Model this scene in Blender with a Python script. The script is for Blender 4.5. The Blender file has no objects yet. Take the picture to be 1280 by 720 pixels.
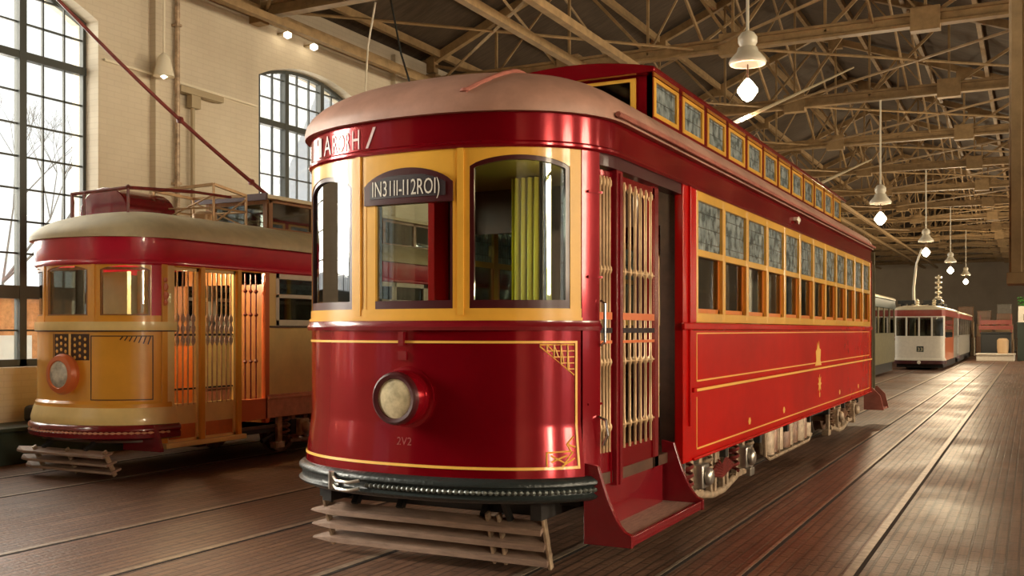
import bpy, bmesh, math, random
from mathutils import Vector, Matrix
random.seed(4)
SC = bpy.context.scene
COL = SC.collection
PI = math.pi

# ------------------------------------------------------------ materials
def mat(name, col, rough=.5, metal=0., coat=0., noise=.0, nscale=8., bump=0., bscale=40., dirt=None, dscale=3., emit=None, estr=0., spec=None, stretch=None):
    m = bpy.data.materials.new(name); m.use_nodes = True
    nt = m.node_tree; N = nt.nodes; L = nt.links
    b = N['Principled BSDF']
    b.inputs['Base Color'].default_value = (*col, 1)
    b.inputs['Roughness'].default_value = rough
    b.inputs['Metallic'].default_value = metal
    if spec is not None: b.inputs['Specular IOR Level'].default_value = spec
    if coat:
        b.inputs['Coat Weight'].default_value = coat; b.inputs['Coat Roughness'].default_value = .06
    if emit:
        b.inputs['Emission Color'].default_value = (*emit, 1); b.inputs['Emission Strength'].default_value = estr
    tc = N.new('ShaderNodeTexCoord'); src = tc.outputs['Object']
    if stretch:
        mp = N.new('ShaderNodeMapping'); mp.inputs['Scale'].default_value = stretch
        L.new(src, mp.inputs[0]); src = mp.outputs[0]
    if noise or dirt:
        n = N.new('ShaderNodeTexNoise'); n.inputs['Scale'].default_value = nscale if not dirt else dscale
        n.inputs['Detail'].default_value = 6; n.inputs['Roughness'].default_value = .65
        L.new(src, n.inputs['Vector'])
        r = N.new('ShaderNodeValToRGB')
        c2 = dirt if dirt else tuple(c*(1-noise) for c in col)
        r.color_ramp.elements[0].position = .35; r.color_ramp.elements[1].position = .68
        r.color_ramp.elements[0].color = (*c2, 1)
        r.color_ramp.elements[1].color = (*tuple(min(1, c*(1+noise*.5)) for c in col), 1)
        L.new(n.outputs['Fac'], r.inputs[0]); L.new(r.outputs[0], b.inputs['Base Color'])
    if bump:
        n2 = N.new('ShaderNodeTexNoise'); n2.inputs['Scale'].default_value = bscale; n2.inputs['Detail'].default_value = 3
        L.new(src, n2.inputs['Vector'])
        bp = N.new('ShaderNodeBump'); bp.inputs['Strength'].default_value = bump; bp.inputs['Distance'].default_value = .01
        L.new(n2.outputs['Fac'], bp.inputs['Height']); L.new(bp.outputs[0], b.inputs['Normal'])
    return m

def glass(name, tint=(.8,.85,.8), base=.06, gain=.9, rough=.02):
    m = bpy.data.materials.new(name); m.use_nodes = True
    nt = m.node_tree; N = nt.nodes; L = nt.links; N.clear()
    o = N.new('ShaderNodeOutputMaterial'); mx = N.new('ShaderNodeMixShader')
    t = N.new('ShaderNodeBsdfTransparent'); t.inputs[0].default_value = (*tint, 1)
    g = N.new('ShaderNodeBsdfGlossy'); g.inputs['Roughness'].default_value = rough
    f = N.new('ShaderNodeFresnel'); f.inputs['IOR'].default_value = 1.5
    ma = N.new('ShaderNodeMath'); ma.operation = 'MULTIPLY_ADD'; ma.inputs[1].default_value = gain; ma.inputs[2].default_value = base
    ma.use_clamp = True
    L.new(f.outputs[0], ma.inputs[0]); L.new(ma.outputs[0], mx.inputs[0])
    L.new(t.outputs[0], mx.inputs[1]); L.new(g.outputs[0], mx.inputs[2]); L.new(mx.outputs[0], o.inputs[0])
    return m

def reflection_glass(name):
    # pale glass, reflected window grid painted into its colour; partly see-through, partly milky
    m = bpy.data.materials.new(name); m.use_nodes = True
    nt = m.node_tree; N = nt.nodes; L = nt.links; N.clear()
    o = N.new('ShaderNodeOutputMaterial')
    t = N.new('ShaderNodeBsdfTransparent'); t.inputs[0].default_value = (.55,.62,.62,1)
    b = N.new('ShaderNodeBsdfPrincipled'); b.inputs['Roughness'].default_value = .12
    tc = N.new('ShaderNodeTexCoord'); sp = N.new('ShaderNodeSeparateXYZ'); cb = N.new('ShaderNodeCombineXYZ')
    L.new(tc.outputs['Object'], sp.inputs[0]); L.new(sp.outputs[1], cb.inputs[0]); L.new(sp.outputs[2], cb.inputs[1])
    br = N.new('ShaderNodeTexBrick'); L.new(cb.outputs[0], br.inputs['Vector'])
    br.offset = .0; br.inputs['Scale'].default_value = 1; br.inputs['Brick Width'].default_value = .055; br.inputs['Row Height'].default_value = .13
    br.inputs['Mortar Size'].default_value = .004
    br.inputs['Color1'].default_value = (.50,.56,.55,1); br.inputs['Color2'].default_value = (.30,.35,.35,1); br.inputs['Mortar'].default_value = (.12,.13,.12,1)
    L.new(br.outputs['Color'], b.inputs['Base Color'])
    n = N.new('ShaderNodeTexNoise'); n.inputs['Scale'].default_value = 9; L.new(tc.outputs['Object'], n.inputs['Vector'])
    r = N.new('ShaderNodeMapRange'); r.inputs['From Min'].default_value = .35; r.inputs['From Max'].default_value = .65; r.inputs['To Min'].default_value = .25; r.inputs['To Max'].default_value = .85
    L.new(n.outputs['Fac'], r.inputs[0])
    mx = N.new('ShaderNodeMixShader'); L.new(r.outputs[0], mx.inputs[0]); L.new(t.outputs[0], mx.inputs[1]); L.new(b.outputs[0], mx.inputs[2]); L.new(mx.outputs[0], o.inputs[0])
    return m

def brick(name, c1, c2, mortar, bw, bh, ms, axes, rough=.6, bump=.4, noise_c=None, spec=.4, rvar=0., blotch=.0, streak=False):
    m = bpy.data.materials.new(name); m.use_nodes = True
    nt = m.node_tree; N = nt.nodes; L = nt.links; b = N['Principled BSDF']
    tc = N.new('ShaderNodeTexCoord'); sp = N.new('ShaderNodeSeparateXYZ'); cb = N.new('ShaderNodeCombineXYZ')
    L.new(tc.outputs['Object'], sp.inputs[0])
    L.new(sp.outputs['XYZ'.index(axes[0])], cb.inputs[0]); L.new(sp.outputs['XYZ'.index(axes[1])], cb.inputs[1])
    br = N.new('ShaderNodeTexBrick'); L.new(cb.outputs[0], br.inputs['Vector'])
    br.inputs['Color1'].default_value = (*c1,1); br.inputs['Color2'].default_value = (*c2,1); br.inputs['Mortar'].default_value = (*mortar,1)
    br.inputs['Scale'].default_value = 1; br.inputs['Brick Width'].default_value = bw; br.inputs['Row Height'].default_value = bh
    br.inputs['Mortar Size'].default_value = ms; br.inputs['Mortar Smooth'].default_value = .3; br.inputs['Bias'].default_value = -.1
    no = N.new('ShaderNodeTexNoise'); no.inputs['Scale'].default_value = .55; no.inputs['Detail'].default_value = 7; no.inputs['Roughness'].default_value = .6
    L.new(tc.outputs['Object'], no.inputs['Vector'])
    mx = N.new('ShaderNodeMix'); mx.data_type = 'RGBA'; mx.blend_type = 'MULTIPLY'; mx.inputs['Factor'].default_value = 1
    r = N.new('ShaderNodeValToRGB'); r.color_ramp.elements[0].position = .3; r.color_ramp.elements[1].position = .7
    lo = 1-blotch; r.color_ramp.elements[0].color = (lo,lo*.97,lo*.94,1); r.color_ramp.elements[1].color = (1,1,1,1)
    L.new(no.outputs['Fac'], r.inputs[0]); L.new(br.outputs['Color'], mx.inputs[6]); L.new(r.outputs[0], mx.inputs[7])
    out = mx.outputs[2]
    if streak:   # long wear marks running with the rows
        mp = N.new('ShaderNodeMapping'); mp.inputs['Scale'].default_value = (14,.35,1); L.new(tc.outputs['Object'], mp.inputs[0])
        n4 = N.new('ShaderNodeTexNoise'); n4.inputs['Scale'].default_value = 1; n4.inputs['Detail'].default_value = 8; n4.inputs['Roughness'].default_value = .7; L.new(mp.outputs[0], n4.inputs['Vector'])
        r4 = N.new('ShaderNodeValToRGB'); r4.color_ramp.elements[0].position = .36; r4.color_ramp.elements[1].position = .66
        r4.color_ramp.elements[0].color = (.5,.46,.44,1); r4.color_ramp.elements[1].color = (1.35,1.25,1.15,1); L.new(n4.outputs['Fac'], r4.inputs[0])
        m4 = N.new('ShaderNodeMix'); m4.data_type = 'RGBA'; m4.blend_type = 'MULTIPLY'; m4.inputs['Factor'].default_value = .85
        L.new(out, m4.inputs[6]); L.new(r4.outputs[0], m4.inputs[7]); out = m4.outputs[2]
    L.new(out, b.inputs['Base Color'])
    b.inputs['Roughness'].default_value = rough; b.inputs['Specular IOR Level'].default_value = spec
    if rvar:
        mr = N.new('ShaderNodeMapRange'); mr.inputs['From Min'].default_value = .3; mr.inputs['From Max'].default_value = .7
        mr.inputs['To Min'].default_value = rough-rvar; mr.inputs['To Max'].default_value = rough+rvar
        L.new(no.outputs['Fac'], mr.inputs[0]); L.new(mr.outputs[0], b.inputs['Roughness'])
    n3 = N.new('ShaderNodeTexNoise'); n3.inputs['Scale'].default_value = 30; L.new(tc.outputs['Object'], n3.inputs['Vector'])
    ad = N.new('ShaderNodeMath'); ad.operation = 'MULTIPLY_ADD'; ad.inputs[1].default_value = -1
    L.new(br.outputs['Fac'], ad.inputs[0]); L.new(n3.outputs['Fac'], ad.inputs[2])
    bp = N.new('ShaderNodeBump'); bp.inputs['Strength'].default_value = bump; bp.inputs['Distance'].default_value = .006
    L.new(ad.outputs[0], bp.inputs['Height']); L.new(bp.outputs[0], b.inputs['Normal'])
    return m

M = {}
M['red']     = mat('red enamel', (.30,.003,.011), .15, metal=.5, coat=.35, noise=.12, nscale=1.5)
M['red_lit_side']= mat('red enamel lit side', (.50,.005,.0035), .26, coat=.12, spec=.2, noise=.12, nscale=2.)  # same paint as red, colour brightened for the warm light on the side
M['maroon']  = mat('maroon enamel', (.20,.006,.012), .25, coat=.7, noise=.1)
M['maroon_dk']= mat('dark maroon wood', (.055,.006,.008), .35, coat=.3)
M['yellow']  = mat('yellow enamel', (.80,.42,.055), .3, coat=.5, noise=.08, nscale=3)
M['amber']   = mat('amber sash wood', (.70,.20,.03), .35, coat=.3, noise=.15)
M['gold']    = mat('gold striping', (.90,.52,.10), .35, metal=.0, coat=.3)
M['roof_red']= mat('dusty canvas roof', (.46,.25,.185), .5, noise=.2, nscale=3, bump=.1)
M['gutter']  = mat('dusty pink gutter', (.46,.16,.12), .45, noise=.25, nscale=5)
M['black']   = mat('black iron', (.018,.02,.02), .4, bump=.15)
M['underframe']= mat('sooty underframe', (.02,.016,.014), .7, bump=.2)
M['bumper']  = mat('black cast bumper', (.022,.028,.028), .32, bump=.5, bscale=35)
M['slat']    = mat('weathered fender slats', (.34,.22,.16), .55, noise=.3, nscale=6, stretch=(1,6,6), bump=.3)
M['iron_tan']= mat('rusty tan ironwork', (.50,.36,.24), .45, metal=.15, noise=.5, nscale=9, bump=.3)
M['iron_brown']= mat('brown greasy ironwork', (.26,.13,.075), .4, metal=.2, noise=.5, nscale=9, bump=.3)
M['iron_maroon']= mat('maroon painted ironwork', (.20,.03,.025), .4, noise=.4, nscale=9, bump=.2)
M['steel']   = mat('worn steel', (.55,.5,.44), .3, metal=.8, noise=.3)
M['chrome']  = mat('polished metal', (.8,.8,.78), .12, metal=1.)
M['brass']   = mat('brass rod', (.56,.36,.19), .42, metal=.35, noise=.2)
M['reflector']= mat('headlight reflector', (.85,.76,.52), .35, metal=.35)
M['olive']   = mat('olive lining', (.42,.36,.08), .6)
M['curtain'] = mat('olive yellow curtain', (.66,.62,.10), .8)
M['interior']= mat('dark interior wood', (.10,.045,.025), .5, noise=.3)
M['seat']    = mat('brown slatted seat wood', (.26,.13,.05), .45, noise=.3)
M['white_letter'] = mat('cream lettering', (.75,.70,.62), .5)
M['pink_letter'] = mat('faded pink lettering', (.62,.42,.40), .4)
M['sign_black']= mat('black sign cloth', (.02,.008,.01), .5)
M['step_wood']= mat('worn step boards', (.45,.31,.24), .5, noise=.3, stretch=(6,1,6), bump=.2)
M['glass']   = glass('tram glass', (.78,.84,.78), .04, .9)
M['glass_blue']= glass('reflective sash glass', (.42,.46,.44), .22, .9, .03)
M['glass_reflection']= reflection_glass('pale painted reflection glass')  # panes with the bluish window reflection put into the colour
M['glass_clear']= glass('window pane glass', (.95,.97,.97), .01, .6)
M['ochre']   = mat('ochre enamel', (.88,.42,.05), .28, coat=.6, noise=.08, nscale=2)
M['cream_y'] = mat('pale yellow enamel', (.95,.72,.30), .35, coat=.4, noise=.1, nscale=3)
M['salmon']  = mat('salmon sill enamel', (.74,.33,.20), .4, noise=.2)
M['crimson'] = mat('crimson letterboard', (.66,.02,.06), .28, coat=.5, noise=.1, nscale=3)
M['canvas']  = mat('grey green canvas roof', (.66,.58,.38), .6, noise=.15, nscale=3)
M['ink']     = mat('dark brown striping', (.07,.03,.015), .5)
M['orange']  = mat('orange enamel', (.72,.17,.05), .3, coat=.4)
M['white']   = mat('white enamel', (.80,.76,.66), .35, noise=.08)
M['cream']   = mat('cream enamel', (.78,.68,.48), .4, noise=.1)
M['green_olive'] = mat('olive green enamel', (.15,.13,.065), .45, noise=.3)
M['grey']    = mat('grey brown enamel', (.30,.27,.22), .5, noise=.2)
M['rust_red']= mat('rust red enamel', (.34,.06,.04), .4, noise=.2)
M['wood']    = mat('brown varnished wood', (.34,.15,.05), .35, noise=.3, stretch=(4,4,.6))
M['truss']   = mat('tan painted truss steel', (.36,.235,.11), .55, noise=.3, nscale=4, bump=.1)
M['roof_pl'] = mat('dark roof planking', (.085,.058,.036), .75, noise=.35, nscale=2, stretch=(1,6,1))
M['enamel']  = mat('cream lamp enamel', (.85,.78,.62), .25)
M['bulb']    = mat('lit bulb', (1,.95,.85), .3, emit=(1,.86,.62), estr=9.)
M['wall_y']  = brick('painted brick YZ', (.69,.61,.48), (.67,.59,.46), (.63,.55,.43), .26, .085, .008, 'YZ', .7, .22, blotch=.18)
M['wall_x']  = brick('painted brick XZ', (.69,.61,.48), (.67,.59,.46), (.63,.55,.43), .26, .085, .008, 'XZ', .7, .35, blotch=.18)
M['floor']   = brick('brown sett floor', (.27,.155,.105), (.20,.11,.078), (.12,.068,.048), .34, .085, .011, 'YX', .44, .8, spec=.5, rvar=.12, blotch=.35, streak=True)
M['frame']   = mat('dark window frame', (.045,.05,.045), .5)
M['iron_dk'] = mat('dark cast beading', (.10,.11,.10), .35, metal=.3)
M['rail']    = mat('worn rail steel', (.42,.31,.23), .42, metal=.4, noise=.4, nscale=12)
M['groove']  = mat('dark rail groove', (.02,.013,.01), .8)
M['pipe']    = mat('painted pipe', (.40,.32,.20), .5)
M['darkgreen']= mat('dark green paint', (.03,.045,.035), .5)
M['plant']   = mat('green leaves', (.06,.25,.04), .6)
M['out_brick']= mat('orange brick outside', (.60,.28,.12), .8, noise=.3)
M['out_pale']= mat('pale outside render', (.75,.76,.76), .9, noise=.15, nscale=1.)
M['asphalt'] = mat('outside ground', (.45,.44,.42), .9)
M['bark']    = mat('bare tree bark', (.30,.28,.26), .9)
M['box_tan'] = mat('tan cardboard', (.55,.38,.22), .7)

# ------------------------------------------------------------ mesh helpers
class MB:
    def __init__(s): s.v = []; s.f = []
    def add(s, v, f):
        o = len(s.v); s.v += [tuple(p) for p in v]; s.f += [tuple(i+o for i in q) for q in f]; return s
    def box(s, x0,x1,y0,y1,z0,z1):
        v = [(x,y,z) for x in (x0,x1) for y in (y0,y1) for z in (z0,z1)]
        return s.add(v, [(0,1,3,2),(4,6,7,5),(0,4,5,1),(2,3,7,6),(0,2,6,4),(1,5,7,3)])
    def bar(s, p, q, w, h, up=(0,0,1)):
        p, q = Vector(p), Vector(q); d = (q-p).normalized(); u = Vector(up)
        if abs(d.dot(u)) > .98: u = Vector((0,1,0))
        a = d.cross(u).normalized()*w/2; b = a.cross(d).normalized()*h/2
        v = [p-a-b,p+a-b,p+a+b,p-a+b,q-a-b,q+a-b,q+a+b,q-a+b]
        return s.add(v, [(3,2,1,0),(4,5,6,7),(0,1,5,4),(1,2,6,5),(2,3,7,6),(3,0,4,7)])
    def tube(s, pts, r, n=8, r2=None):
        pts = [Vector(p) for p in pts]; k = len(pts); rings = []
        for i, p in enumerate(pts):
            d = (pts[min(i+1,k-1)]-pts[max(i-1,0)]).normalized()
            u = Vector((0,0,1)) if abs(d.z) < .9 else Vector((0,1,0))
            a = d.cross(u).normalized(); b = d.cross(a)
            rr = r if r2 is None else r+(r2-r)*i/(k-1)
            rings.append([p+a*math.cos(2*PI*j/n)*rr+b*math.sin(2*PI*j/n)*rr for j in range(n)])
        v = [q for R in rings for q in R]; f = []
        for i in range(k-1):
            for j in range(n): f.append((i*n+j, i*n+(j+1)%n, (i+1)*n+(j+1)%n, (i+1)*n+j))
        f.append(tuple(range(n))[::-1]); f.append(tuple((k-1)*n+j for j in range(n)))
        return s.add(v, f)
    def beads(s, pts, r0, r1, n=8):
        # one continuous moulding swelling into a bead every fourth point
        pts = [Vector(p) for p in pts]; k = len(pts); v = []; f = []
        for i, p in enumerate(pts):
            d = (pts[min(i+1,k-1)]-pts[max(i-1,0)]).normalized(); a = d.cross(Vector((0,0,1))).normalized(); b = d.cross(a)
            r = (r0, (r0+r1*2)/3, r1, (r0+r1*2)/3)[i % 4]
            v += [p+a*math.cos(2*PI*j/n)*r+b*math.sin(2*PI*j/n)*r for j in range(n)]
        for i in range(k-1):
            for j in range(n): f.append((i*n+j, i*n+(j+1)%n, (i+1)*n+(j+1)%n, (i+1)*n+j))
        return s.add(v, f)
    def lathe(s, prof, c, axis='z', n=24, sgn=1):
        # prof: [(r, t)], t along axis
        v = []; f = []
        for r, t in prof:
            for j in range(n):
                a = 2*PI*j/n; x, y = r*math.cos(a), r*math.sin(a)
                p = {'z': (x,y,t*sgn), 'x': (t*sgn,x,y), 'y': (x,t*sgn,y)}[axis]
                v.append((c[0]+p[0], c[1]+p[1], c[2]+p[2]))
        k = len(prof)
        for i in range(k-1):
            for j in range(n): f.append((i*n+j, i*n+(j+1)%n, (i+1)*n+(j+1)%n, (i+1)*n+j))
        if prof[0][0] > 1e-5: f.append(tuple(range(n)))
        if prof[-1][0] > 1e-5: f.append(tuple((k-1)*n+j for j in range(n))[::-1])
        return s.add(v, f)
    def prism(s, poly, a0, a1, axis='x'):
        # poly of 2D points in the other two axes (order of the axes kept)
        def P(q, a):
            return {'x': (a,q[0],q[1]), 'y': (q[0],a,q[1]), 'z': (q[0],q[1],a)}[axis]
        n = len(poly); v = [P(q,a0) for q in poly]+[P(q,a1) for q in poly]
        f = [tuple(range(n)), tuple(range(n,2*n))[::-1]]+[(i,(i+1)%n,n+(i+1)%n,n+i) for i in range(n)]
        return s.add(v, f)
    def loft(s, rings, closed=True, caps=True):
        n = len(rings[0]); v = [p for R in rings for p in R]; f = []
        m = n if closed else n-1
        for i in range(len(rings)-1):
            for j in range(m): f.append((i*n+j, i*n+(j+1)%n, (i+1)*n+(j+1)%n, (i+1)*n+j))
        if caps and closed:
            f.append(tuple(range(n))[::-1]); f.append(tuple((len(rings)-1)*n+j for j in range(n)))
        return s.add(v, f)

ORG = {}
def build(mb, name, m, parent=None, org=None, smooth=False, bevel=0., seg=2, kind=None, angle=35):
    if org is None: org = ORG.get(parent.name, Vector((0,0,0))) if parent else Vector((0,0,0))
    org = Vector(org)
    me = bpy.data.meshes.new(name)
    me.from_pydata([tuple(Vector(p)-org) for p in mb.v], [], mb.f); me.update()
    bm = bmesh.new(); bm.from_mesh(me)
    bmesh.ops.remove_doubles(bm, verts=bm.verts, dist=1e-5)
    bmesh.ops.recalc_face_normals(bm, faces=bm.faces); bm.to_mesh(me); bm.free()
    me.materials.append(m)
    if smooth:
        me.polygons.foreach_set('use_smooth', [True]*len(me.polygons))
        me.set_sharp_from_angle(angle=math.radians(angle))
    o = bpy.data.objects.new(name, me); COL.objects.link(o)
    if parent: o.parent = parent
    else: o.location = org
    ORG[o.name] = org
    if bevel:
        b = o.modifiers.new('bevel', 'BEVEL'); b.width = bevel; b.segments = seg; b.limit_method = 'ANGLE'
    if kind: o['kind'] = kind
    return o
def thing(name, label, cat, loc, group=None):
    o = bpy.data.objects.new(name, None); COL.objects.link(o); o.location = loc
    o.empty_display_size = .2
    ORG[o.name] = Vector(loc); o['label'] = label; o['category'] = cat
    if group: o['group'] = group
    return o
def tag(o, label, cat, group=None):
    o['label'] = label; o['category'] = cat
    if group: o['group'] = group
    return o
def copy_tree(o, parent=None, keep=True):
    c = o.copy(); COL.objects.link(c)
    if parent: c.parent = parent
    for ch in list(o.children): copy_tree(ch, c)
    return c

# a tram's outline in plan: rounded nose, straight sides; s = arc length from the nose, + towards the camera's right
class Plan:
    def __init__(s, cx, hw, y0, b, p=2.3):
        s.cx, s.hw, s.y0, s.b, s.p = cx, hw, y0, b, p
        N = 1500; pts = []
        for i in range(N+1):
            a = PI/2*i/N
            pts.append((hw*math.sin(a)**(2/p), y0+b*(1-math.cos(a)**(2/p))))
        Ls = [0]
        for i in range(1, N+1): Ls.append(Ls[-1]+math.dist(pts[i], pts[i-1]))
        s.T = Ls[-1]; s.pts = pts; s.Ls = Ls
        K = 200; s.K = K; s.tab = []
        j = 0
        for k in range(K+1):
            t = s.T*k/K
            while j < N-1 and Ls[j+1] < t: j += 1
            u = (t-Ls[j])/max(1e-9, Ls[j+1]-Ls[j])
            s.tab.append((pts[j][0]+(pts[j+1][0]-pts[j][0])*u, pts[j][1]+(pts[j+1][1]-pts[j][1])*u))
    def raw(s, t):
        a = abs(t); sg = 1 if t >= 0 else -1
        if a >= s.T: return (s.cx+sg*s.hw, s.y0+s.b+a-s.T)
        k = a/s.T*s.K; i = min(int(k), s.K-1); u = k-i
        A, B = s.tab[i], s.tab[i+1]
        return (s.cx+sg*(A[0]+(B[0]-A[0])*u), A[1]+(B[1]-A[1])*u)
    def P(s, t, off=0.):
        e = .02; a = s.raw(t-e); b = s.raw(t+e)
        dx, dy = b[0]-a[0], b[1]-a[1]; l = math.hypot(dx, dy)
        p = s.raw(t); return (p[0]+dy/l*off, p[1]-dx/l*off)
    def sY(s, Y, side=1): return side*(s.T+Y-s.y0-s.b)
    def sweep(s, mb, s0, s1, prof, n=None):
        if n is None: n = max(1, int(abs(s1-s0)/.06))
        ts = sorted(set([s0+(s1-s0)*i/n for i in range(n+1)]))
        rings = []
        for t in ts:
            pr = prof(t) if callable(prof) else prof
            rings.append([(*s.P(t,o), z) for o, z in pr])
        return mb.loft(rings)
    def strip(s, mb, s0, s1, z0, z1, o0=-.04, o1=0., n=None):
        f = lambda t: [(o0, z0(t) if callable(z0) else z0), (o1, z0(t) if callable(z0) else z0),
                       (o1, z1(t) if callable(z1) else z1), (o0, z1(t) if callable(z1) else z1)]
        if n is None and abs(s0) > s.T-1e-6 and abs(s1) > s.T-1e-6 and s0*s1 > 0 and not callable(z0) and not callable(z1): n = 1
        return s.sweep(mb, s0, s1, f, n)

def arch(sa, sb, ze, zp):
    m = (sa+sb)/2; h = (sb-sa)/2
    return lambda t: ze+(zp-ze)*max(0, 1-((t-m)/h)**2)**.75 if abs(t-m) < h else ze

def roof_mesh(P, ze, H, yF, yR, yend, over=.07, lip=.05, hexp=2.3, vexp=.5, ng=12, rear_b=.5):
    # dome over the plan outline, front nose and rounded rear
    out = []
    n = 36
    for i in range(n+1):
        t = -P.T+2*P.T*i/n; out.append(P.P(t, over))
    ys = [yF+(yR-yF)*i/8 for i in range(1, 9)]
    right = [(P.cx+P.hw+over, y) for y in ys]
    left = [(P.cx-P.hw-over, y) for y in ys[::-1]]
    rear = []
    for i in range(1, 16):
        a = PI*i/16; rear.append((P.cx+(P.hw+over)*math.copysign(abs(math.cos(a))**.8, math.cos(a)), yR+(yend-yR)*math.sin(a)**.8))
    loop = out+right+rear+left
    def row(g, z): return [(P.cx+(x-P.cx)*g, (min(max(y,yF),yR))+(y-min(max(y,yF),yR))*g, z) for x, y in loop]
    rings = [row(.96, ze), row(1, ze), row(1.0, ze+lip)]
    for k in range(1, ng+1):
        g = 1-(k/ng)**1.6; g = max(g, .0)
        g2 = math.cos(PI/2*(k/ng)) if k < ng else 0.
        z = ze+lip+H*(1-g2**hexp)**vexp
        rings.append(row(g2, z))
    mb = MB(); mb.loft(rings, closed=True, caps=False)
    return mb, loop

_txt = {}
def text_flat(st, size, shear=0):
    c = bpy.data.curves.new('t', 'FONT'); c.body = st; c.size = size; c.resolution_u = 3
    o = bpy.data.objects.new('t', c); COL.objects.link(o)
    dg = bpy.context.evaluated_depsgraph_get(); me = bpy.data.meshes.new_from_object(o.evaluated_get(dg))
    V = [(v.co.x, v.co.y) for v in me.vertices]; F = [tuple(p.vertices) for p in me.polygons]
    bpy.data.objects.remove(o); bpy.data.meshes.remove(me)
    return V, F
def text_on(P, mb, st, size, s0, z0, off, width=None, zs=None):
    V, F = text_flat(st, size)
    if not V: return
    xs = [v[0] for v in V]; w = max(xs)-min(xs); k = 1 if width is None else width/w; x0 = min(xs)
    mb.add([(*P.P(s0+(x-x0)*k, off), z0(s0+(x-x0)*k)+y if callable(z0) else z0+y) for x, y in V], F)
# ------------------------------------------------------------ trucks and underframe
def wheel_mb(x, y, r, sg):
    mb = MB()
    mb.lathe([(.05,-.05),(.09,-.05),(.09,.02),(r*.55,.0),(r*.78,.02),(r*.8,.05),(r,.05),(r,-.05),(r+.025,-.05),(r+.025,-.07),(r*.78,-.07),(r*.78,-.02),(r*.5,-.03),(.05,-.05)], (x,y,r+.033), 'x', 28, sg)
    return mb
def coil_mb(x, y, z0, z1, r=.055, t=.014, turns=4):
    pts = []
    n = turns*10
    for i in range(n+1):
        a = 2*PI*i/10; pts.append((x+r*math.cos(a), y+r*math.sin(a), z0+(z1-z0)*i/n))
    return MB().tube(pts, t, 5)
def truck(root, cx, y0, wb, r=.36, fx=1.08, mats=('iron_tan','iron_maroon','steel'), detail=True):
    """a four wheel bogie centred on cx, its front axle at y0; fx = half width to the side frames"""
    A, B, C3 = (M[k] for k in mats)
    mb = MB()
    for sg in (-1, 1):
        x = cx+sg*fx
        # top bar, bowed lower bar, pedestals
        mb.bar((x,y0-.42,.60),(x,y0+wb+.42,.60),.06,.07)
        mb.tube([(x,y0-.2,.30),(x,y0+.12,.20),(x,y0+wb/2-.2,.13),(x,y0+wb/2+.2,.13),(x,y0+wb-.12,.20),(x,y0+wb+.2,.30)], .038, 8)
        for yy in (y0, y0+wb):
            for d in (-.13, .13):
                mb.prism([(yy+d-.03,.22),(yy+d+.03,.22),(yy+d+.045,.62),(yy+d-.045,.62)], x-.03, x+.03)
            mb.box(x-.04,x+.04,yy-.2,yy+.2,.19,.235)
        for d in (-.28,-.14,.14,.28):
            mb.box(x-.03,x+.03,y0+wb/2+d-.025,y0+wb/2+d+.025,.16,.6)
    mb.box(cx-fx,cx+fx,y0+wb/2-.13,y0+wb/2+.13,.42,.6)
    t = build(mb, 'truck', A, root, smooth=False, bevel=.006, seg=1)
    for sg in (-1, 1):
        for yy in (y0, y0+wb):
            w = build(wheel_mb(cx+sg*.62, yy, r, sg), 'wheel', M['iron_brown'], t, smooth=True)
    for yy in (y0, y0+wb):
        build(MB().tube([(cx-fx-.02,yy,r+.01),(cx+fx+.02,yy,r+.01)], .06, 12), 'axle', C3, t, smooth=True)
    if detail:
        for sg in (-1, 1):
            x = cx+sg*fx
            for yy in (y0, y0+wb):
                jb = MB(); jb.box(x-.09 if sg > 0 else x-.12, x+.12 if sg > 0 else x+.09, yy-.1, yy+.1, .28, .5)
                jb.lathe([(.085,.0),(.085,.03),(.06,.06),(.0,.07)], (x+sg*.12, yy, .39), 'x', 16, sg)
                build(jb, 'journal_box', C3, t, smooth=True, bevel=.015)
                for d in (-.3, .3):
                    build(coil_mb(x+sg*.02, yy+d, .28, .58, .06, .017), 'coil_spring', B if d < 0 else A, t, smooth=True)
            ls = MB()
            for k in range(6):
                L = .42-.055*k; zz = .30+.022*k
                ls.tube([(x+sg*.05,y0+wb/2-L,zz+.05),(x+sg*.05,y0+wb/2,zz-.02),(x+sg*.05,y0+wb/2+L,zz+.05)], .012, 4)
            build(ls, 'leaf_spring', B, t)
            for d in (-.42, wb+.42):
                hb = MB()
                hb.bar((x+sg*.02,y0+d,.18),(x+sg*.02,y0+d,.62),.05,.09)
                hb.box(x-.05,x+.05,y0+d-.09,y0+d+.09,.14,.22)
                build(hb, 'brake_hanger', C3, t, bevel=.008)
        for yy in (y0+.35, y0+wb-.35):
            build(MB().tube([(cx-.4,yy,.42),(cx+.4,yy,.42)], .2, 16), 'motor', M['underframe'], t, smooth=True)
    return t

# ------------------------------------------------------------ the red streetcar
RC = Plan(-3.78, 1.23, 5.7, .9, 2.3)
RR = thing('streetcar', 'large glossy red streetcar with yellow window frames in the centre of the hall', 'streetcar', (-3.78, 5.7, 0), None)
T = RC.T; YB0, YB1, YE = 8.30, 18.85, 19.75
def rp(mb, name, m, parent=None, **k): return build(mb, name, M[m], parent or RR, **k)
def RY(y, side=1): return RC.sY(y, side)

# dash: upright panel with a flared apron below the crease
def dash_prof(o):
    return lambda t: [(o-.04,.70),(o+.048,.70),(o+.042,.76),(o+.004,1.05),(o,1.09),(o,1.705),(o-.04,1.705)]
mb = MB(); RC.sweep(mb, -RY(8.2), 1.262, dash_prof(0)); rp(mb, 'dash_panel', 'red', smooth=True, angle=14)
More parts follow.
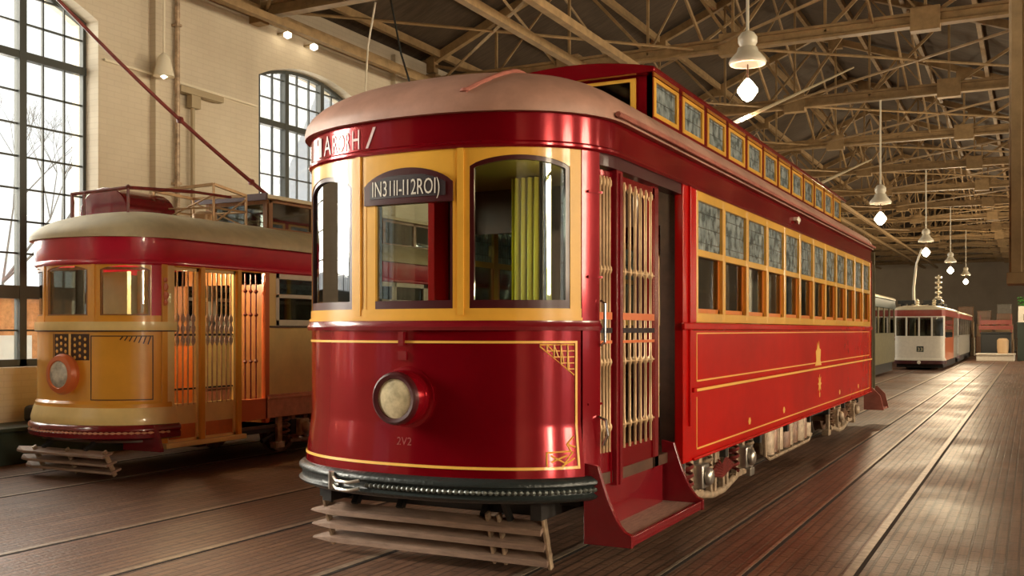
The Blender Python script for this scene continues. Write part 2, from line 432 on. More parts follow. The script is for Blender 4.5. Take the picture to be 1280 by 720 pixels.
# corner pilaster between nose and doors
mb = MB(); RC.strip(mb, 1.268, 1.425, .62, 1.705, -.06, .012); RC.strip(mb, 1.268, 1.425, 1.76, 2.92, -.06, .004)
for z in (1.2, 2.05, 2.62): RC.strip(mb, 1.31, 1.44, z, z+.016, 0, .02)
rp(mb, 'corner_post', 'red', smooth=True)
mb = MB(); mb.tube([(*RC.P(1.40,.02),1.12),(*RC.P(1.41,.075),1.10),(*RC.P(1.42,.08),1.0),(*RC.P(1.42,.04),.93)], .011, 6)
mb.tube([(*RC.P(1.42,.02),1.9),(*RC.P(1.425,.05),1.88),(*RC.P(1.425,.05),1.62),(*RC.P(1.42,.02),1.6)], .01, 6)
rp(mb, 'grab_handle', 'chrome', smooth=True)
# belt moulding
mb = MB()
RC.sweep(mb, -RY(YB1), RY(6.2) if RY(6.2) > 1.42 else 1.42, lambda t: [(-.03,1.70),(.028,1.70),(.034,1.725),(.02,1.75),(.02,1.765),(-.03,1.765)])
rp(mb, 'belt_moulding', 'maroon', smooth=True)
# yellow surround with three arched lights
WINS = [(-1.125,-.441,2.70,2.80), (-.305,.385,2.68,2.79), (.50,1.178,2.78,2.85)]
mb = MB()
RC.strip(mb, -1.26, 1.262, 1.765, 1.845, -.05, .006)
edges = [-1.26]+[e for w in WINS for e in w[:2]]+[1.262]
for a, b in zip(edges[0::2], edges[1::2]): RC.strip(mb, a, b, 1.845, 2.91, -.05, .0)
for a, b, ze, zp in WINS: RC.strip(mb, a, b, arch(a,b,ze,zp), 2.91, -.05, .0, n=16)
RC.strip(mb, -1.26, 1.262, 1.755, 1.785, -.02, .018)
for e in (.44, -.372): RC.strip(mb, e-.022, e+.022, 1.80, 2.90, 0, .012)
rp(mb, 'window_surround', 'yellow', smooth=True)
for i, (a, b, ze, zp) in enumerate(WINS):
    mb = MB(); ar = arch(a, b, ze, zp); w = .03
    RC.strip(mb, a, b, 1.84, 1.90, -.04, -.004)
    if i != 1:
        RC.strip(mb, a, a+w, 1.86, ar(a)+.01, -.04, -.006); RC.strip(mb, b-w, b, 1.86, ar(b)+.01, -.04, -.006)
        RC.strip(mb, a, b, lambda t: ar(t)-w, lambda t: ar(t)+.012, -.04, -.006, n=16)
    else:
        RC.strip(mb, a, a+.012, 1.86, 2.6, -.04, -.006); RC.strip(mb, b-.02, b, 1.86, 2.6, -.04, -.006)
    f = rp(mb, 'window_sash', 'maroon_dk', smooth=True)
    mb = MB(); RC.strip(mb, a+.01, b-.01, 1.88, (lambda t: ar(t)-.01) if i != 1 else 2.60, -.028, -.024, n=16)
    build(mb, 'window_pane', M['glass_blue' if i == 0 else 'glass'], f, smooth=True)
# yellow post strip beside the middle light, left
mb = MB(); RC.strip(mb, -.305, -.225, 1.845, 2.58, -.035, -.003); rp(mb, 'yellow_filler_post', 'yellow', smooth=True)
# destination sign
a, b, ze, zp = WINS[1]; ar = arch(a, b, ze, zp)
mb = MB(); RC.strip(mb, a-.004, b+.004, 2.555, lambda t: ar(t)+.004, -.06, .014, n=18)
sg = rp(mb, 'destination_sign', 'maroon_dk', smooth=True)
mb = MB(); RC.strip(mb, a+.05, b-.045, 2.595, lambda t: min(2.745, ar(t)-.035), .014, .018, n=18); build(mb, 'sign_blind', M['sign_black'], sg, smooth=True)
mb = MB(); text_on(RC, mb, 'IN31II-I12ROI)', .15, a+.075, 2.61, .021, width=.53); build(mb, 'sign_lettering', M['white_letter'], sg)
# letterboard, going all round
def lb(t): return [(-.04,2.90),(.010,2.90),(.022,2.915),(.022,2.93),(.006,2.945),(.004,3.14),(-.04,3.14)]
mb = MB(); RC.sweep(mb, -RY(YB1), RY(YB1), lb, n=260); lbo = rp(mb, 'letterboard', 'red', smooth=True)
mb = MB()
for st, s0, w in (("'",-.93,.03),('I',-.86,.05),('A',-.77,.1),('ROR',-.65,.2),('H',-.43,.07),('/',-.30,.09)):
    text_on(RC, mb, st, .20 if st != 'ROR' else .19, s0, 2.955, .010, width=w)
build(mb, 'letterboard_lettering', M['pink_letter'], lbo)
# pinstripes on the dash and corner filigree
def gstrip(mb, s0, s1, z0, z1, off=.003, fl=False):
    RC.strip(mb, s0, s1, z0, z1, off, off+.003)
mb = MB(); gstrip(mb, -1.6, 1.222, 1.615, 1.631)
RC.sweep(mb, -1.6, 1.23, lambda t: [(.036,.790),(.043,.790),(.040,.808),(.033,.808)])
RC.strip(mb, 1.214, 1.230, 1.08, 1.631, .003, .006)
RC.sweep(mb, 1.214, 1.230, lambda t: [(.036,.79),(.043,.79),(.008,1.05),(.003,1.09),(.0,1.09)], n=2)
rp(mb, 'dash_pinstripe', 'gold')
def flare(z): return .003+max(0, (1.05-z)/.29*.038)+.003
def fil(mb, cells, thick=.008):
    for (s0,z0),(s1,z1) in cells:
        a = Vector((*RC.P(s0, flare(z0)), z0)); b = Vector((*RC.P(s1, flare(z1)), z1)); mb.tube([a,b], thick*.55, 5)
mb = MB(); c = []
L_, H_ = .24, .20; sc, zc = 1.205, 1.605
c += [((sc-L_,zc-.01),(sc,zc-H_)), ((sc-L_,zc),(sc,zc))]
for k in range(1,5):
    u = k/5; c += [((sc-L_*(1-u),zc),(sc-L_*(1-u)+.0,zc-H_*u+.0)), ((sc,zc-H_*u),(sc-L_*(1-u),zc-H_*u))]
    c += [((sc-L_*(1-u),zc),(sc-L_*(1-u)+.05*(1-u),zc-H_*u))]
fil(mb, c)
rp(mb, 'corner_filigree', 'gold')
mb = MB(); c = []; zc = .81
c += [((sc-.2,zc),(sc-.2,zc+.09)),((sc-.2,zc+.09),(sc-.03,zc+.095)),((sc-.17,zc+.07),(sc-.08,zc+.02)),((sc-.08,zc+.02),(sc-.02,zc+.09)),
      ((sc-.17,zc+.03),(sc-.06,zc+.07)),((sc-.03,zc+.095),(sc-.06,zc+.14)),((sc-.06,zc+.14),(sc-.01,zc+.19)),((sc-.06,zc+.14),(sc,zc+.12)),((sc-.1,zc+.0),(sc-.01,zc+.05))]
fil(mb, c, .011); rp(mb, 'corner_filigree', 'gold')
mb = MB(); V, F = text_flat('2V2', .075)
mb.add([(*RC.P(-.03+x, flare(.93+y)-.002), .93+y) for x, y in V], F); rp(mb, 'fleet_number', 'iron_maroon')
mb = MB(); RC.strip(mb, -.01, .03, 1.60, 1.69, 0, .03); RC.strip(mb, -.02, .045, 1.50, 1.56, 0, .015); rp(mb, 'headlight_bracket', 'maroon')
# bumper
mb = MB()
RC.sweep(mb, -1.75, 1.37, lambda t: [(-.05,.575),(.06,.575),(.085,.59),(.095,.605),(.078,.618),(.07,.625),(.07,.668),(.078,.675),(.092,.685),(.092,.705),(.075,.72),(.05,.735),(-.05,.735)], n=70)
bp = rp(mb, 'bumper', 'bumper', smooth=True, angle=50)
mb = MB()
mb.beads([(*RC.P(-.25+k*.0092,.078),.647) for k in range(176)], .007, .018)
build(mb, 'bumper_beading', M['iron_dk'], bp, smooth=True)
mb = MB()
for z in (.61, .665):
    mb.tube([(*RC.P(-.52,.10),z+.02),(*RC.P(-.44,.14),z),(*RC.P(-.34,.14),z),(*RC.P(-.27,.11),z+.015)], .012, 6)
mb.tube([(*RC.P(-.53,.11),.60),(*RC.P(-.53,.11),.72)], .02, 8)
build(mb, 'coupler_hook', M['steel'], bp, smooth=True)
# headlight
hx, hz = -3.735, 1.25
mb = MB(); mb.lathe([(.175,.0),(.185,-.03),(.183,-.12),(.17,-.155),(.155,-.165),(.150,-.15),(.14,-.12)], (hx,5.705,hz), 'y', 36)
mb.lathe([(.21,.0),(.21,-.012),(.185,-.02)], (hx,5.71,hz), 'y', 36)
hl = rp(mb, 'headlight', 'red', smooth=True)
mb = MB(); mb.lathe([(.178,-.135),(.172,-.165),(.158,-.175),(.135,-.17),(.13,-.15)], (hx,5.705,hz), 'y', 36); build(mb, 'headlight_rim', M['maroon_dk'], hl, smooth=True)
mb = MB(); mb.lathe([(.0,-.03),(.05,-.045),(.1,-.09),(.133,-.15)], (hx,5.705,hz), 'y', 36); build(mb, 'reflector', M['reflector'], hl, smooth=True)
mb = MB(); mb.lathe([(.0,-.178),(.07,-.172),(.133,-.155)], (hx,5.705,hz), 'y', 36); build(mb, 'lens', mat('frosted headlight lens', (.66,.56,.36), .12, coat=.6, noise=.35, nscale=12), hl, smooth=True)
mb = MB(); mb.lathe([(.0,-.10),(.02,-.09),(.025,-.07),(.015,-.04)], (hx,5.705,hz), 'y', 12); build(mb, 'lamp_bulb', M['chrome'], hl, smooth=True)

# roof
mb, loop = roof_mesh(RC, 3.13, .42, 6.95, 18.7, 19.65, over=.05, lip=.045, hexp=2.2, vexp=.55)
rf = rp(mb, 'roof', 'roof_red', smooth=True, angle=50)
mb = MB()
for i in range(2): pass
gut = [(*RC.P(t,.08), 3.165) for t in [RY(6.4)+(RY(18.8)-RY(6.4))*k/12 for k in range(13)]]
mb.tube(gut, .02, 6); gut = [(2*RC.cx-x, y, z) for x, y, z in gut]; mb.tube(gut, .02, 6)
rp(mb, 'roof_gutter', 'gutter', smooth=True)
# curved moulding over the dome
def roof_z(x, y):
    lo, hi = 0., 1.
    yF = 6.95
    for _ in range(30):
        g = (lo+hi)/2
        # outline scaled by g about the spine
        gx = abs(x-RC.cx)/(RC.hw+.05); gy = max(0, (yF-y))/(yF-5.65)
        ok = (gx/g if g else 9)**2.3+(gy/g if g else 9)**2.3 > 1
        if ok: lo = g
        else: hi = g
    return 3.175+.42*max(0, 1-g**2.2)**.55
pts = []
for k in range(15):
    a = PI*.5*k/14
    x = RC.cx+.50-.12*math.sin(a); y = 6.5+.7*k/14
    pts.append((x, y, roof_z(x, y)+.015))
pts = [(RC.cx+x_, y_, roof_z(RC.cx+x_,y_)+.014) for x_, y_ in ((.47,5.74),(.52,5.80),(.56,5.88),(.59,6.04),(.575,6.22),(.54,6.36))]+pts
mb = MB(); mb.tube(pts, .022, 8); mb.lathe([(.0,.03),(.028,.02),(.035,0)], pts[0], 'z', 12); rp(mb, 'dome_moulding', 'gutter', smooth=True)
mb = MB(); mb.box(RC.cx+.2, RC.cx+.26, 7.4, 8.5, 3.64, 3.70); mb.box(RC.cx-.26, RC.cx-.2, 7.4, 8.5, 3.64, 3.70)
for yy in (7.45, 7.8, 8.15): mb.box(RC.cx-.3, RC.cx+.3, yy, yy+.12, 3.69, 3.72)
rp(mb, 'roof_walkway', 'maroon', bevel=.005)

# clerestory
CH, CY0, CY1, CZ0, CZ1 = .78, 8.5, 18.5, 3.50, 4.0
mb = MB(); nw = 12; pitch = (CY1-CY0)/nw
for sg in (-1, 1):
    x0, x1 = sorted((RC.cx+sg*CH, RC.cx+sg*(CH-.04)))
    mb.box(x0,x1,CY0,CY1,CZ0,3.64); mb.box(x0,x1,CY0,CY1,3.94,CZ1)
    for k in range(nw+1):
        y = CY0+k*pitch; mb.box(x0,x1,max(CY0,y-.09),min(CY1,y+.09),3.64,3.94)
for y0_, y1_ in ((CY0,CY0+.04),(CY1-.04,CY1)):
    mb.box(RC.cx-CH,RC.cx+CH,y0_,y1_,CZ0,3.66); mb.box(RC.cx-CH,RC.cx+CH,y0_,y1_,3.92,CZ1)
    for x in (-CH,-.09,CH-.16): mb.box(RC.cx+x,RC.cx+x+(.16 if abs(x) > .2 else .18),y0_,y1_,3.66,3.92)
cl = rp(mb, 'clerestory', 'red')
for sg in (-1, 1):
    for k in range(nw):
        ya, yb = CY0+k*pitch+.09, CY0+(k+1)*pitch-.09
        x = RC.cx+sg*(CH-.015); fr = MB()
        w = .035; a_, b_ = x-.018, x+.022
        if sg < 0: a_, b_ = x-.022, x+.018
        fr.box(a_,b_,ya-.03,yb+.03,3.61,3.65); fr.box(a_,b_,ya-.03,yb+.03,3.925,3.96); fr.box(a_,b_,ya-.03,ya+w,3.65,3.925); fr.box(a_,b_,yb-w,yb+.03,3.65,3.925)
        f = build(fr, 'clerestory_window', M['yellow'], cl)
        build(MB().box(x-.004,x+.002,ya+w,yb-w,3.65,3.925), 'clerestory_pane', M['glass_reflection'], f)
for xa, xb in ((-CH+.16,-.09),(.09,CH-.16)):
    fr = MB(); y_ = CY0+.015
    a_, b_ = RC.cx+xa, RC.cx+xb
    fr.box(a_-.02,b_+.02,y_-.03,y_+.01,3.62,3.66); fr.box(a_-.02,b_+.02,y_-.03,y_+.01,3.92,3.95); fr.box(a_-.02,a_+.03,y_-.03,y_+.01,3.66,3.92); fr.box(b_-.03,b_+.02,y_-.03,y_+.01,3.66,3.92)
    f = build(fr, 'clerestory_end_window', M['yellow'], cl)
    build(MB().box(a_+.03,b_-.03,y_-.012,y_-.006,3.66,3.92), 'clerestory_pane', M['glass'], f)
mb = MB(); n = 10; rings = []
for y, o in ((CY0-.12,0),(CY1+.12,0)):
    ring = [(RC.cx-CH-.07,y,CZ1-.035),(RC.cx-CH-.07,y,CZ1+.01)]
    for k in range(1,n): u = -1+2*k/n; ring.append((RC.cx+u*(CH+.07),y,CZ1+.01+.10*(1-u*u)))
    ring += [(RC.cx+CH+.07,y,CZ1+.01),(RC.cx+CH+.07,y,CZ1-.035)]
    rings.append(ring)
mb.loft(rings); rp(mb, 'clerestory_roof', 'red', smooth=True, bevel=.008)
# trolley poles and bases on the clerestory roof
for (p, q) in (((-3.45,12.4,4.12),(-3.2,21.2,7.0)), ((-3.3,17.9,4.12),(-3.3,24.5,5.65))):
    base = MB(); base.box(p[0]-.18,p[0]+.18,p[1]-.3,p[1]+.3,4.09,4.13); base.lathe([(.12,0),(.12,.08),(.07,.14),(.0,.15)], (p[0],p[1],4.12), 'z', 14)
    b_ = rp(base, 'trolley_base', 'iron_brown', smooth=True)
    build(MB().tube([Vector(p)+Vector((0,0,.1)), q], .03, 8, .018), 'trolley_pole', M['pipe'], b_, smooth=True)

# body sides
NW = 12; WP = (YB1-YB0-.14)/NW
for sd in (1, -1):
    X = RC.cx+sd*RC.hw
    def bx(mb, o0, o1, y0, y1, z0, z1):
        a_, b_ = sorted((X+sd*o0, X+sd*o1)); mb.box(a_, b_, y0, y1, z0, z1)
    mb = MB(); bx(mb,-.05,0,YB0-.05,YB1,.60,1.70); rp(mb, 'side_panel', 'red_lit_side')
    mb = MB()
    if sd > 0:
        a_ = [(X,YB0-.03),(X+.045,YB0-.03)]
        bx(mb,0,.03,YB0-.06,YB1,1.175,1.215); bx(mb,0,.03,YB0-.06,YB1,.60,.625)
        bx(mb,0,.035,7.95,YB1,1.705,1.765)
    else:
        bx(mb,0,.03,YB0-.06,YB1,1.175,1.215); bx(mb,0,.035,YB0,YB1,1.705,1.765)
    rp(mb, 'side_moulding', 'red_lit_side', bevel=.01)
    mb = MB()
    for z in (1.19,): bx(mb,.03,.0325,YB0,YB1-.05,z-.008,z+.016)
    for z0_, z1_ in ((.68,1.13),(1.26,1.67)):
        bx(mb,0,.003,YB0+.08,YB1-.14,z0_,z0_+.014)
        if z0_ > 1: bx(mb,0,.003,YB0+.08,YB1-.14,z1_,z1_+.01)
        bx(mb,0,.003,YB0+.08,YB0+.094,z0_,z1_); bx(mb,0,.003,YB1-.154,YB1-.14,z0_,z1_)
    rp(mb, 'side_pinstripe', 'gold')
    # corner posts
    mb = MB(); bx(mb,-.07,.004,YB0-.30,YB0-.03,.60,2.92); bx(mb,0,.025,YB0-.16,YB0-.13,.9,2.9); bx(mb,-.07,.004,YB0-.03,YB0+.07,1.765,2.92); rp(mb, 'body_post', 'red_lit_side', bevel=.006)
    mb = MB(); bx(mb,-.07,.006,YB1-.07,YB1+.06,.60,2.92); rp(mb, 'rear_post', 'red_lit_side', bevel=.006)
    for k in range(NW):
        ya = YB0+.07+k*WP; yb = ya+WP; w = .045
        fr = MB()
        bx(fr,-.06,.008,ya,ya+w,1.77,2.90); bx(fr,-.06,.008,yb-w,yb,1.77,2.90)
        bx(fr,-.05,.006,ya,yb,1.77,1.85); bx(fr,-.05,.006,ya,yb,2.82,2.90); bx(fr,-.05,.004,ya,yb,2.34,2.40)
        f = build(fr, 'side_window', M['yellow'], RR, bevel=.004, seg=1)
        lo = MB(); ia, ib = ya+w, yb-w
        bx(lo,-.055,-.03,ia,ia+.035,1.85,2.34); bx(lo,-.055,-.03,ib-.035,ib,1.85,2.34); bx(lo,-.055,-.03,ia,ib,1.85,1.89)
        build(lo, 'lower_sash', M['amber'], f)
        build((lambda m_: (bx(m_,-.046,-.042,ia+.035,ib-.035,1.89,2.34), m_)[1])(MB()), 'lower_pane', M['glass'], f)
        build((lambda m_: (bx(m_,-.028,-.024,ia,ib,2.40,2.82), m_)[1])(MB()), 'upper_pane', M['glass_reflection'], f)
# gilt crest on the side
mb = MB(); X = RC.cx+RC.hw; yc = 13.9
mb.prism([(yc-.22,1.23),(yc+.22,1.23),(yc+.14,1.30),(yc+.17,1.44),(yc+.07,1.46),(yc+.04,1.56),(yc-.02,1.48),(yc-.06,1.54),(yc-.1,1.45),(yc-.17,1.42),(yc-.14,1.3)], X+.001, X+.005)
rp(mb, 'gilt_crest', 'gold')
mb = MB(); n = 16
mb.prism([(yc+.1+(.13 if k % 2 == 0 else .06)*math.cos(2*PI*k/n), .98+(.13 if k % 2 == 0 else .06)*math.sin(2*PI*k/n)) for k in range(n)], X+.001, X+.005)
mb.prism([(yc+.08,.8),(yc+.12,.8),(yc+.13,.86),(yc+.07,.86)], X+.001, X+.005)
rp(mb, 'gilt_rosette', 'gold')
for yy in (10.2, 11.8, 15.6, 17.4):
    mb = MB(); mb.prism([(yy+.05*math.cos(2*PI*k/6), .78+.04*math.sin(2*PI*k/6)) for k in range(6)], X+.001, X+.004); rp(mb, 'gilt_boss', 'gold')
mb = MB(); mb.box(X+.005,X+.05,12.3,12.5,3.02,3.06); mb.lathe([(.03,0),(.05,.03),(.0,.05)], (X+.02,12.4,3.03), 'x', 10); rp(mb, 'marker_lamp', 'enamel', smooth=True)

# doors: two folding gates of brass rods behind the near side
def gate(s0, s1, nb, off=-.07, lw=.03):
    mb = MB()
    RC.strip(mb, s0, s0+lw, .64, 2.80, off-.02, off+.02); RC.strip(mb, s1-lw, s1, .64, 2.80, off-.02, off+.02)
    RC.strip(mb, s0, s1, 2.72, 2.80, off-.02, off+.02, n=4); RC.strip(mb, s0, s1, .64, .88, off-.015, off+.012, n=4)
    d = build(mb, 'folding_gate', M['red'], RR, smooth=True)
    for k in range(nb):
        t = s0+lw+(s1-s0-2*lw)*(k+.5)/nb; x, y = RC.P(t, off+.02)
        b_ = build(MB().lathe([(.0,.86),(.0115,.86)]+[q for z in (1.03,1.48,2.12,2.72) for q in ((.0115,z-.03),(.02,z-.015),(.02,z+.015),(.0115,z+.03))]+[(.0115,2.76),(.0,2.76)], (x,y,0), 'z', 8), 'gate_rod', M['brass'], d, smooth=True)
    for z, m_, h, name in ((1.03,'brass',.012,'gate_rail'),(1.48,'brass',.012,'gate_rail'),(1.80,'orange',.05,'orange_rail'),(1.70,'sign_black',.035,'black_rail'),(1.62,'orange',.02,'orange_rail'),(2.12,'brass',.01,'gate_rail')):
        mb = MB(); RC.strip(mb, s0+lw, s1-lw, z-h/2, z+h/2, off+.012, off+.033, n=4); build(mb, name, M[m_], d)
    return d
gate(1.445, RY(6.56), 4)
gate(RY(6.70), RY(7.44), 6)
mb = MB(); RC.strip(mb, RY(6.57), RY(6.69), .62, 2.88, -.10, -.02); RC.strip(mb, RY(7.45), RY(7.54), .62, 2.88, -.14, -.05); RC.strip(mb, RY(6.615), RY(6.645), .62, 2.8, -.02, -.01)
rp(mb, 'door_post', 'maroon')
mb = MB()
RC.strip(mb, RY(7.54), RY(8.0), .62, 2.9, -.26, -.22); RC.strip(mb, RY(7.66), RY(7.70), .62, 2.9, -.22, -.18); RC.strip(mb, RY(7.82), RY(7.85), .62, 2.9, -.22, -.18)
rp(mb, 'door_pocket', 'maroon_dk')
mb = MB(); x = RC.cx+RC.hw-.13
for yy in (7.6, 7.76): mb.tube([(x,yy,1.0),(x,yy,2.3)], .011, 6)
rp(mb, 'pocket_handrail', 'brass', smooth=True)
mb = MB(); RC.strip(mb, 1.425, RY(8.0), 2.82, 2.92, -.12, -.01); rp(mb, 'door_header', 'maroon_dk')
# step well
xo = -2.33; xi = RC.cx+RC.hw-.10
mb = MB(); mb.box(xi,xo,6.21,7.76,.30,.335); st = rp(mb, 'step_tread', 'step_wood', bevel=.006)
mb = MB(); mb.box(xo-.012,xo+.012,6.21,7.76,.285,.35); mb.box(xi,xi+.03,6.25,7.7,.33,.64); rp(mb, 'step_riser', 'maroon', bevel=.004)
mb = MB()
def stringer(y0, y1):
    pts = [(xi+.0,.28),(xo+.02,.28),(xo+.02,.36)]
    for k in range(9):
        u = k/8; pts.append((xo+.02-(xo+.02-(xi+.10))*u**.8-.0, .36+(.80-.36)*(u**1.5)))
    pts += [(xi,.82)]
    m_ = MB(); m_.prism(pts, y0, y1, 'y'); return m_
rp(stringer(7.76,7.80), 'step_stringer', 'maroon', bevel=.004); rp(stringer(6.17,6.21), 'step_stringer', 'maroon', bevel=.004)

# floor, ceiling, bulkhead, interior
mb = MB()
mb.prism([RC.P(-T+2*T*k/30, -.05) for k in range(31)]+[(RC.cx+RC.hw-.05,YB1),(RC.cx-RC.hw+.05,YB1)], .64, .72, 'z'); rp(mb, 'car_floor', 'interior')
mb = MB()
mb.prism([RC.P(-T+2*T*k/30, -.06) for k in range(31)]+[(RC.cx+RC.hw-.06,YB0),(RC.cx-RC.hw+.06,YB0)], 3.0, 3.03, 'z'); rp(mb, 'vestibule_ceiling', 'olive')
mb = MB()
for a_, b_ in ((-RC.hw+.05,-.95),(-.3,.3),(.95,RC.hw-.05)): mb.box(RC.cx+a_,RC.cx+b_,YB0-.05,YB0,.72,3.0)
mb.box(RC.cx-.95,RC.cx-.3,YB0-.05,YB0,.72,1.7); mb.box(RC.cx-.95,RC.cx+.95,YB0-.05,YB0,2.6,3.0)
rp(mb, 'bulkhead', 'interior')
mb = MB(); pts = []
for k in range(25): pts.append((RC.cx-.12+.36*k/24, 7.55+.025*math.sin(k*1.6)))
pts2 = [(x, y+.012) for x, y in pts[::-1]]; mb.prism(pts+pts2, 1.2, 2.98, 'z'); rp(mb, 'curtain', 'curtain', smooth=True)
m_ = MB(); m_.lathe([(.0,.0),(.07,-.02),(.06,-.07),(.0,-.09)], (RC.cx+.75,7.0,2.99), 'z', 14); rp(m_, 'added_lamp', 'bulb', smooth=True)  # glowing lamp added to brighten the red car's vestibule
mb = MB(); mb.lathe([(.13,0),(.13,.9),(.15,.92),(.15,1.02),(.05,1.04)], (RC.cx-.45,6.35,.72), 'z', 16); mb.tube([(RC.cx-.45,6.35,1.78),(RC.cx-.3,6.3,1.8)], .02, 6); rp(mb, 'controller', 'black', smooth=True)
mb = MB()
for x_, y_ in ((-.62,6.2),(-.50,6.15),(.72,6.4),(-.15,8.1)): rp(MB().tube([(RC.cx+x_,y_,.72),(RC.cx+x_,y_,3.0)], .025, 8), 'interior_pole', 'black', smooth=True)
for sd in (-1, 1):
    for k in range(8):
        y = 9.2+k*1.15; m_ = MB(); x = RC.cx+sd*.75
        m_.box(x-.38,x+.38,y,y+.42,1.12,1.17); m_.box(x-.38,x+.38,y+.40,y+.46,1.17,1.75); m_.box(x-.05,x+.05,y+.05,y+.35,.72,1.12)
        rp(m_, 'bench_seat', 'seat', bevel=.01)
mb = MB(); mb.box(RC.cx-RC.hw+.06,RC.cx+RC.hw-.06,YB1-.06,YB1,.62,1.8); mb.box(RC.cx-RC.hw+.06,RC.cx+RC.hw-.06,YB1-.06,YB1,2.6,3.14)
for x in (-1.17,-.5,.4,1.07): mb.box(RC.cx+x,RC.cx+x+.1,YB1-.06,YB1,1.8,2.6)
rp(mb, 'rear_bulkhead', 'maroon')
mb = MB(); mb.box(RC.cx-1.2,RC.cx+1.2,YB1+.06,YB1+.85,.60,.68); 
for x in (-1.2,1.13): mb.box(RC.cx+x,RC.cx+x+.07,YB1+.70,YB1+.8,.64,3.14)
mb.box(RC.cx-1.2,RC.cx+1.2,YB1+.75,YB1+.8,.64,1.75)
for sd in (-1,1):
    for k in range(4): mb.box(RC.cx+sd*1.2-.02,RC.cx+sd*1.2+.02,YB1+.1+k*.18,YB1+.14+k*.18,.64,2.9)
rp(mb, 'rear_platform', 'green_olive')
mb = MB(); mb.box(RC.cx+1.1,RC.cx+1.42,YB1+.15,YB1+.75,.28,.31)
mb.prism([(RC.cx+1.1,.28),(RC.cx+1.44,.28),(RC.cx+1.38,.54),(RC.cx+1.24,.68),(RC.cx+1.1,.64)], YB1+.10, YB1+.13, 'y')
mb.prism([(RC.cx+1.1,.28),(RC.cx+1.44,.28),(RC.cx+1.38,.54),(RC.cx+1.24,.68),(RC.cx+1.1,.64)], YB1+.77, YB1+.80, 'y')
rp(mb, 'rear_step', 'gutter')
# chassis and running gear
mb = MB(); mb.box(RC.cx-1.05,RC.cx+1.05,6.3,YB1+.6,.50,.64)
for x in (-.9,.82): mb.box(RC.cx+x,RC.cx+x+.08,6.0,YB1,.44,.62)
for k in range(9): mb.box(RC.cx-1.12,RC.cx+1.12,6.9+k*1.4,7.0+k*1.4,.46,.6)
rp(mb, 'chassis', 'underframe')
truck(RR, RC.cx, 8.85, 1.55, fx=1.06, mats=('iron_tan','iron_maroon','steel'))
truck(RR, RC.cx, 15.9, 1.55, fx=1.06, mats=('iron_tan','iron_brown','iron_tan'))
for sd in (-1, 1):
    x = RC.cx+sd*1.06
    mb = MB(); mb.bar((x,11.5,.60),(x,14.4,.60),.08,.06)
    mb.tube([(x,11.55,.60),(x,11.6,.26),(x,11.8,.2),(x,14.1,.2),(x,14.3,.28),(x,14.35,.6)], .022, 6)
    for y_ in (12.3,13.0,13.7): mb.bar((x,y_,.2),(x,y_,.6),.03,.03)
    eq = rp(mb, 'equipment_cradle', 'iron_tan', smooth=True)
    for k in range(9):
        y_ = 11.78+k*.29; r_ = .10 if k % 3 else .125
        c_ = MB(); c_.lathe([(.05,0),(r_,.02),(r_,.28),(r_*.8,.32),(.04,.33)], (x-sd*.06,y_,.24), 'z', 14)
        build(c_, 'resistor_drum', M['iron_brown' if k % 2 else 'iron_tan'], eq, smooth=True)
mb = MB(); mb.tube([(RC.cx-.5,12,.42),(RC.cx-.5,14,.42)], .2, 16); rp(mb, 'air_tank', 'underframe', smooth=True)
# slatted lifeguard under the nose
mb = MB()
for i, z in enumerate((.105,.22,.335)):
    y = 6.22-.05*i
    L0, R0 = -4.74+.03*i, -2.92
    v = []
    ring = lambda x, s_: [(x, y-.045*s_, z-.012*s_-.004), (x, y+.045*s_, z+.045*s_), (x, y+.05*s_, z+.072*s_), (x, y-.045*s_, z+.024*s_)]
    mb.loft([ring(L0-.2, .15), ring(L0, 1), ring(R0, 1)])
sl = rp(mb, 'lifeguard', 'slat', bevel=.003)
for x in (-4.75, -3.35, -3.26, -2.92): build(MB().bar((x,6.24,.07),(x,6.12,.44),.022,.05), 'slat_bracket', M['iron_tan'], sl, bevel=.004)
for x in (-4.75,-4.5,-4.1,-3.4): build(MB().bar((x,6.16,.40),(x,6.3,.60),.05,.05), 'hanger_arm', M['black'], sl)
mb = MB(); mb.box(-4.9,-2.95,6.25,6.32,.42,.50); mb.tube([(-3.2,6.2,.36),(-3.15,5.95,.60)], .03, 6)
build(mb, 'hanger_bar', M['black'], sl)
mb = MB(); mb.bar((-2.66,6.35,.62),(-2.68,6.4,.30),.03,.05); rp(mb, 'step_stay', 'red')
# ------------------------------------------------------------ the ochre streetcar on the left
YC = Plan(-9.87, 1.02, 7.92, .85, 2.3)
YY = thing('streetcar', 'ochre and yellow streetcar with crimson letterboard and open lattice doors by the brick wall', 'streetcar', (-9.95, 7.92, 0), None)
TY = YC.T
def yp(mb, name, m, parent=None, **k): return build(mb, name, M[m], parent or YY, **k)
def Y2(y, side=1): return YC.sY(y, side)
YB, YR = 10.22, 19.6
mb = MB(); YC.sweep(mb, -Y2(YB), 1.30, lambda t: [(-.04,.70),(.03,.70),(.025,.86),(0,.89),(0,1.70),(-.04,1.70)]); yp(mb, 'dash_panel', 'ochre', smooth=True, angle=25)
mb = MB(); YC.sweep(mb, -Y2(YB), 1.34, lambda t: [(-.04,.62),(.07,.62),(.075,.68),(.065,.72),(.035,.82),(-.04,.82)]); yp(mb, 'dash_ledge', 'cream_y', smooth=True, angle=40)
mb = MB(); YC.sweep(mb, -Y2(8.5), 1.36, lambda t: [(-.05,.46),(.07,.46),(.10,.48),(.105,.53),(.085,.55),(.105,.57),(.10,.61),(.07,.63),(-.05,.63)]); bu = yp(mb, 'bumper', 'maroon', smooth=True, angle=50)
mb = MB()
mb.beads([(*YC.P(-.55+k*.015,.094),.54) for k in range(120)], .005, .017)
build(mb, 'bumper_beading', M['salmon'], bu, smooth=True)
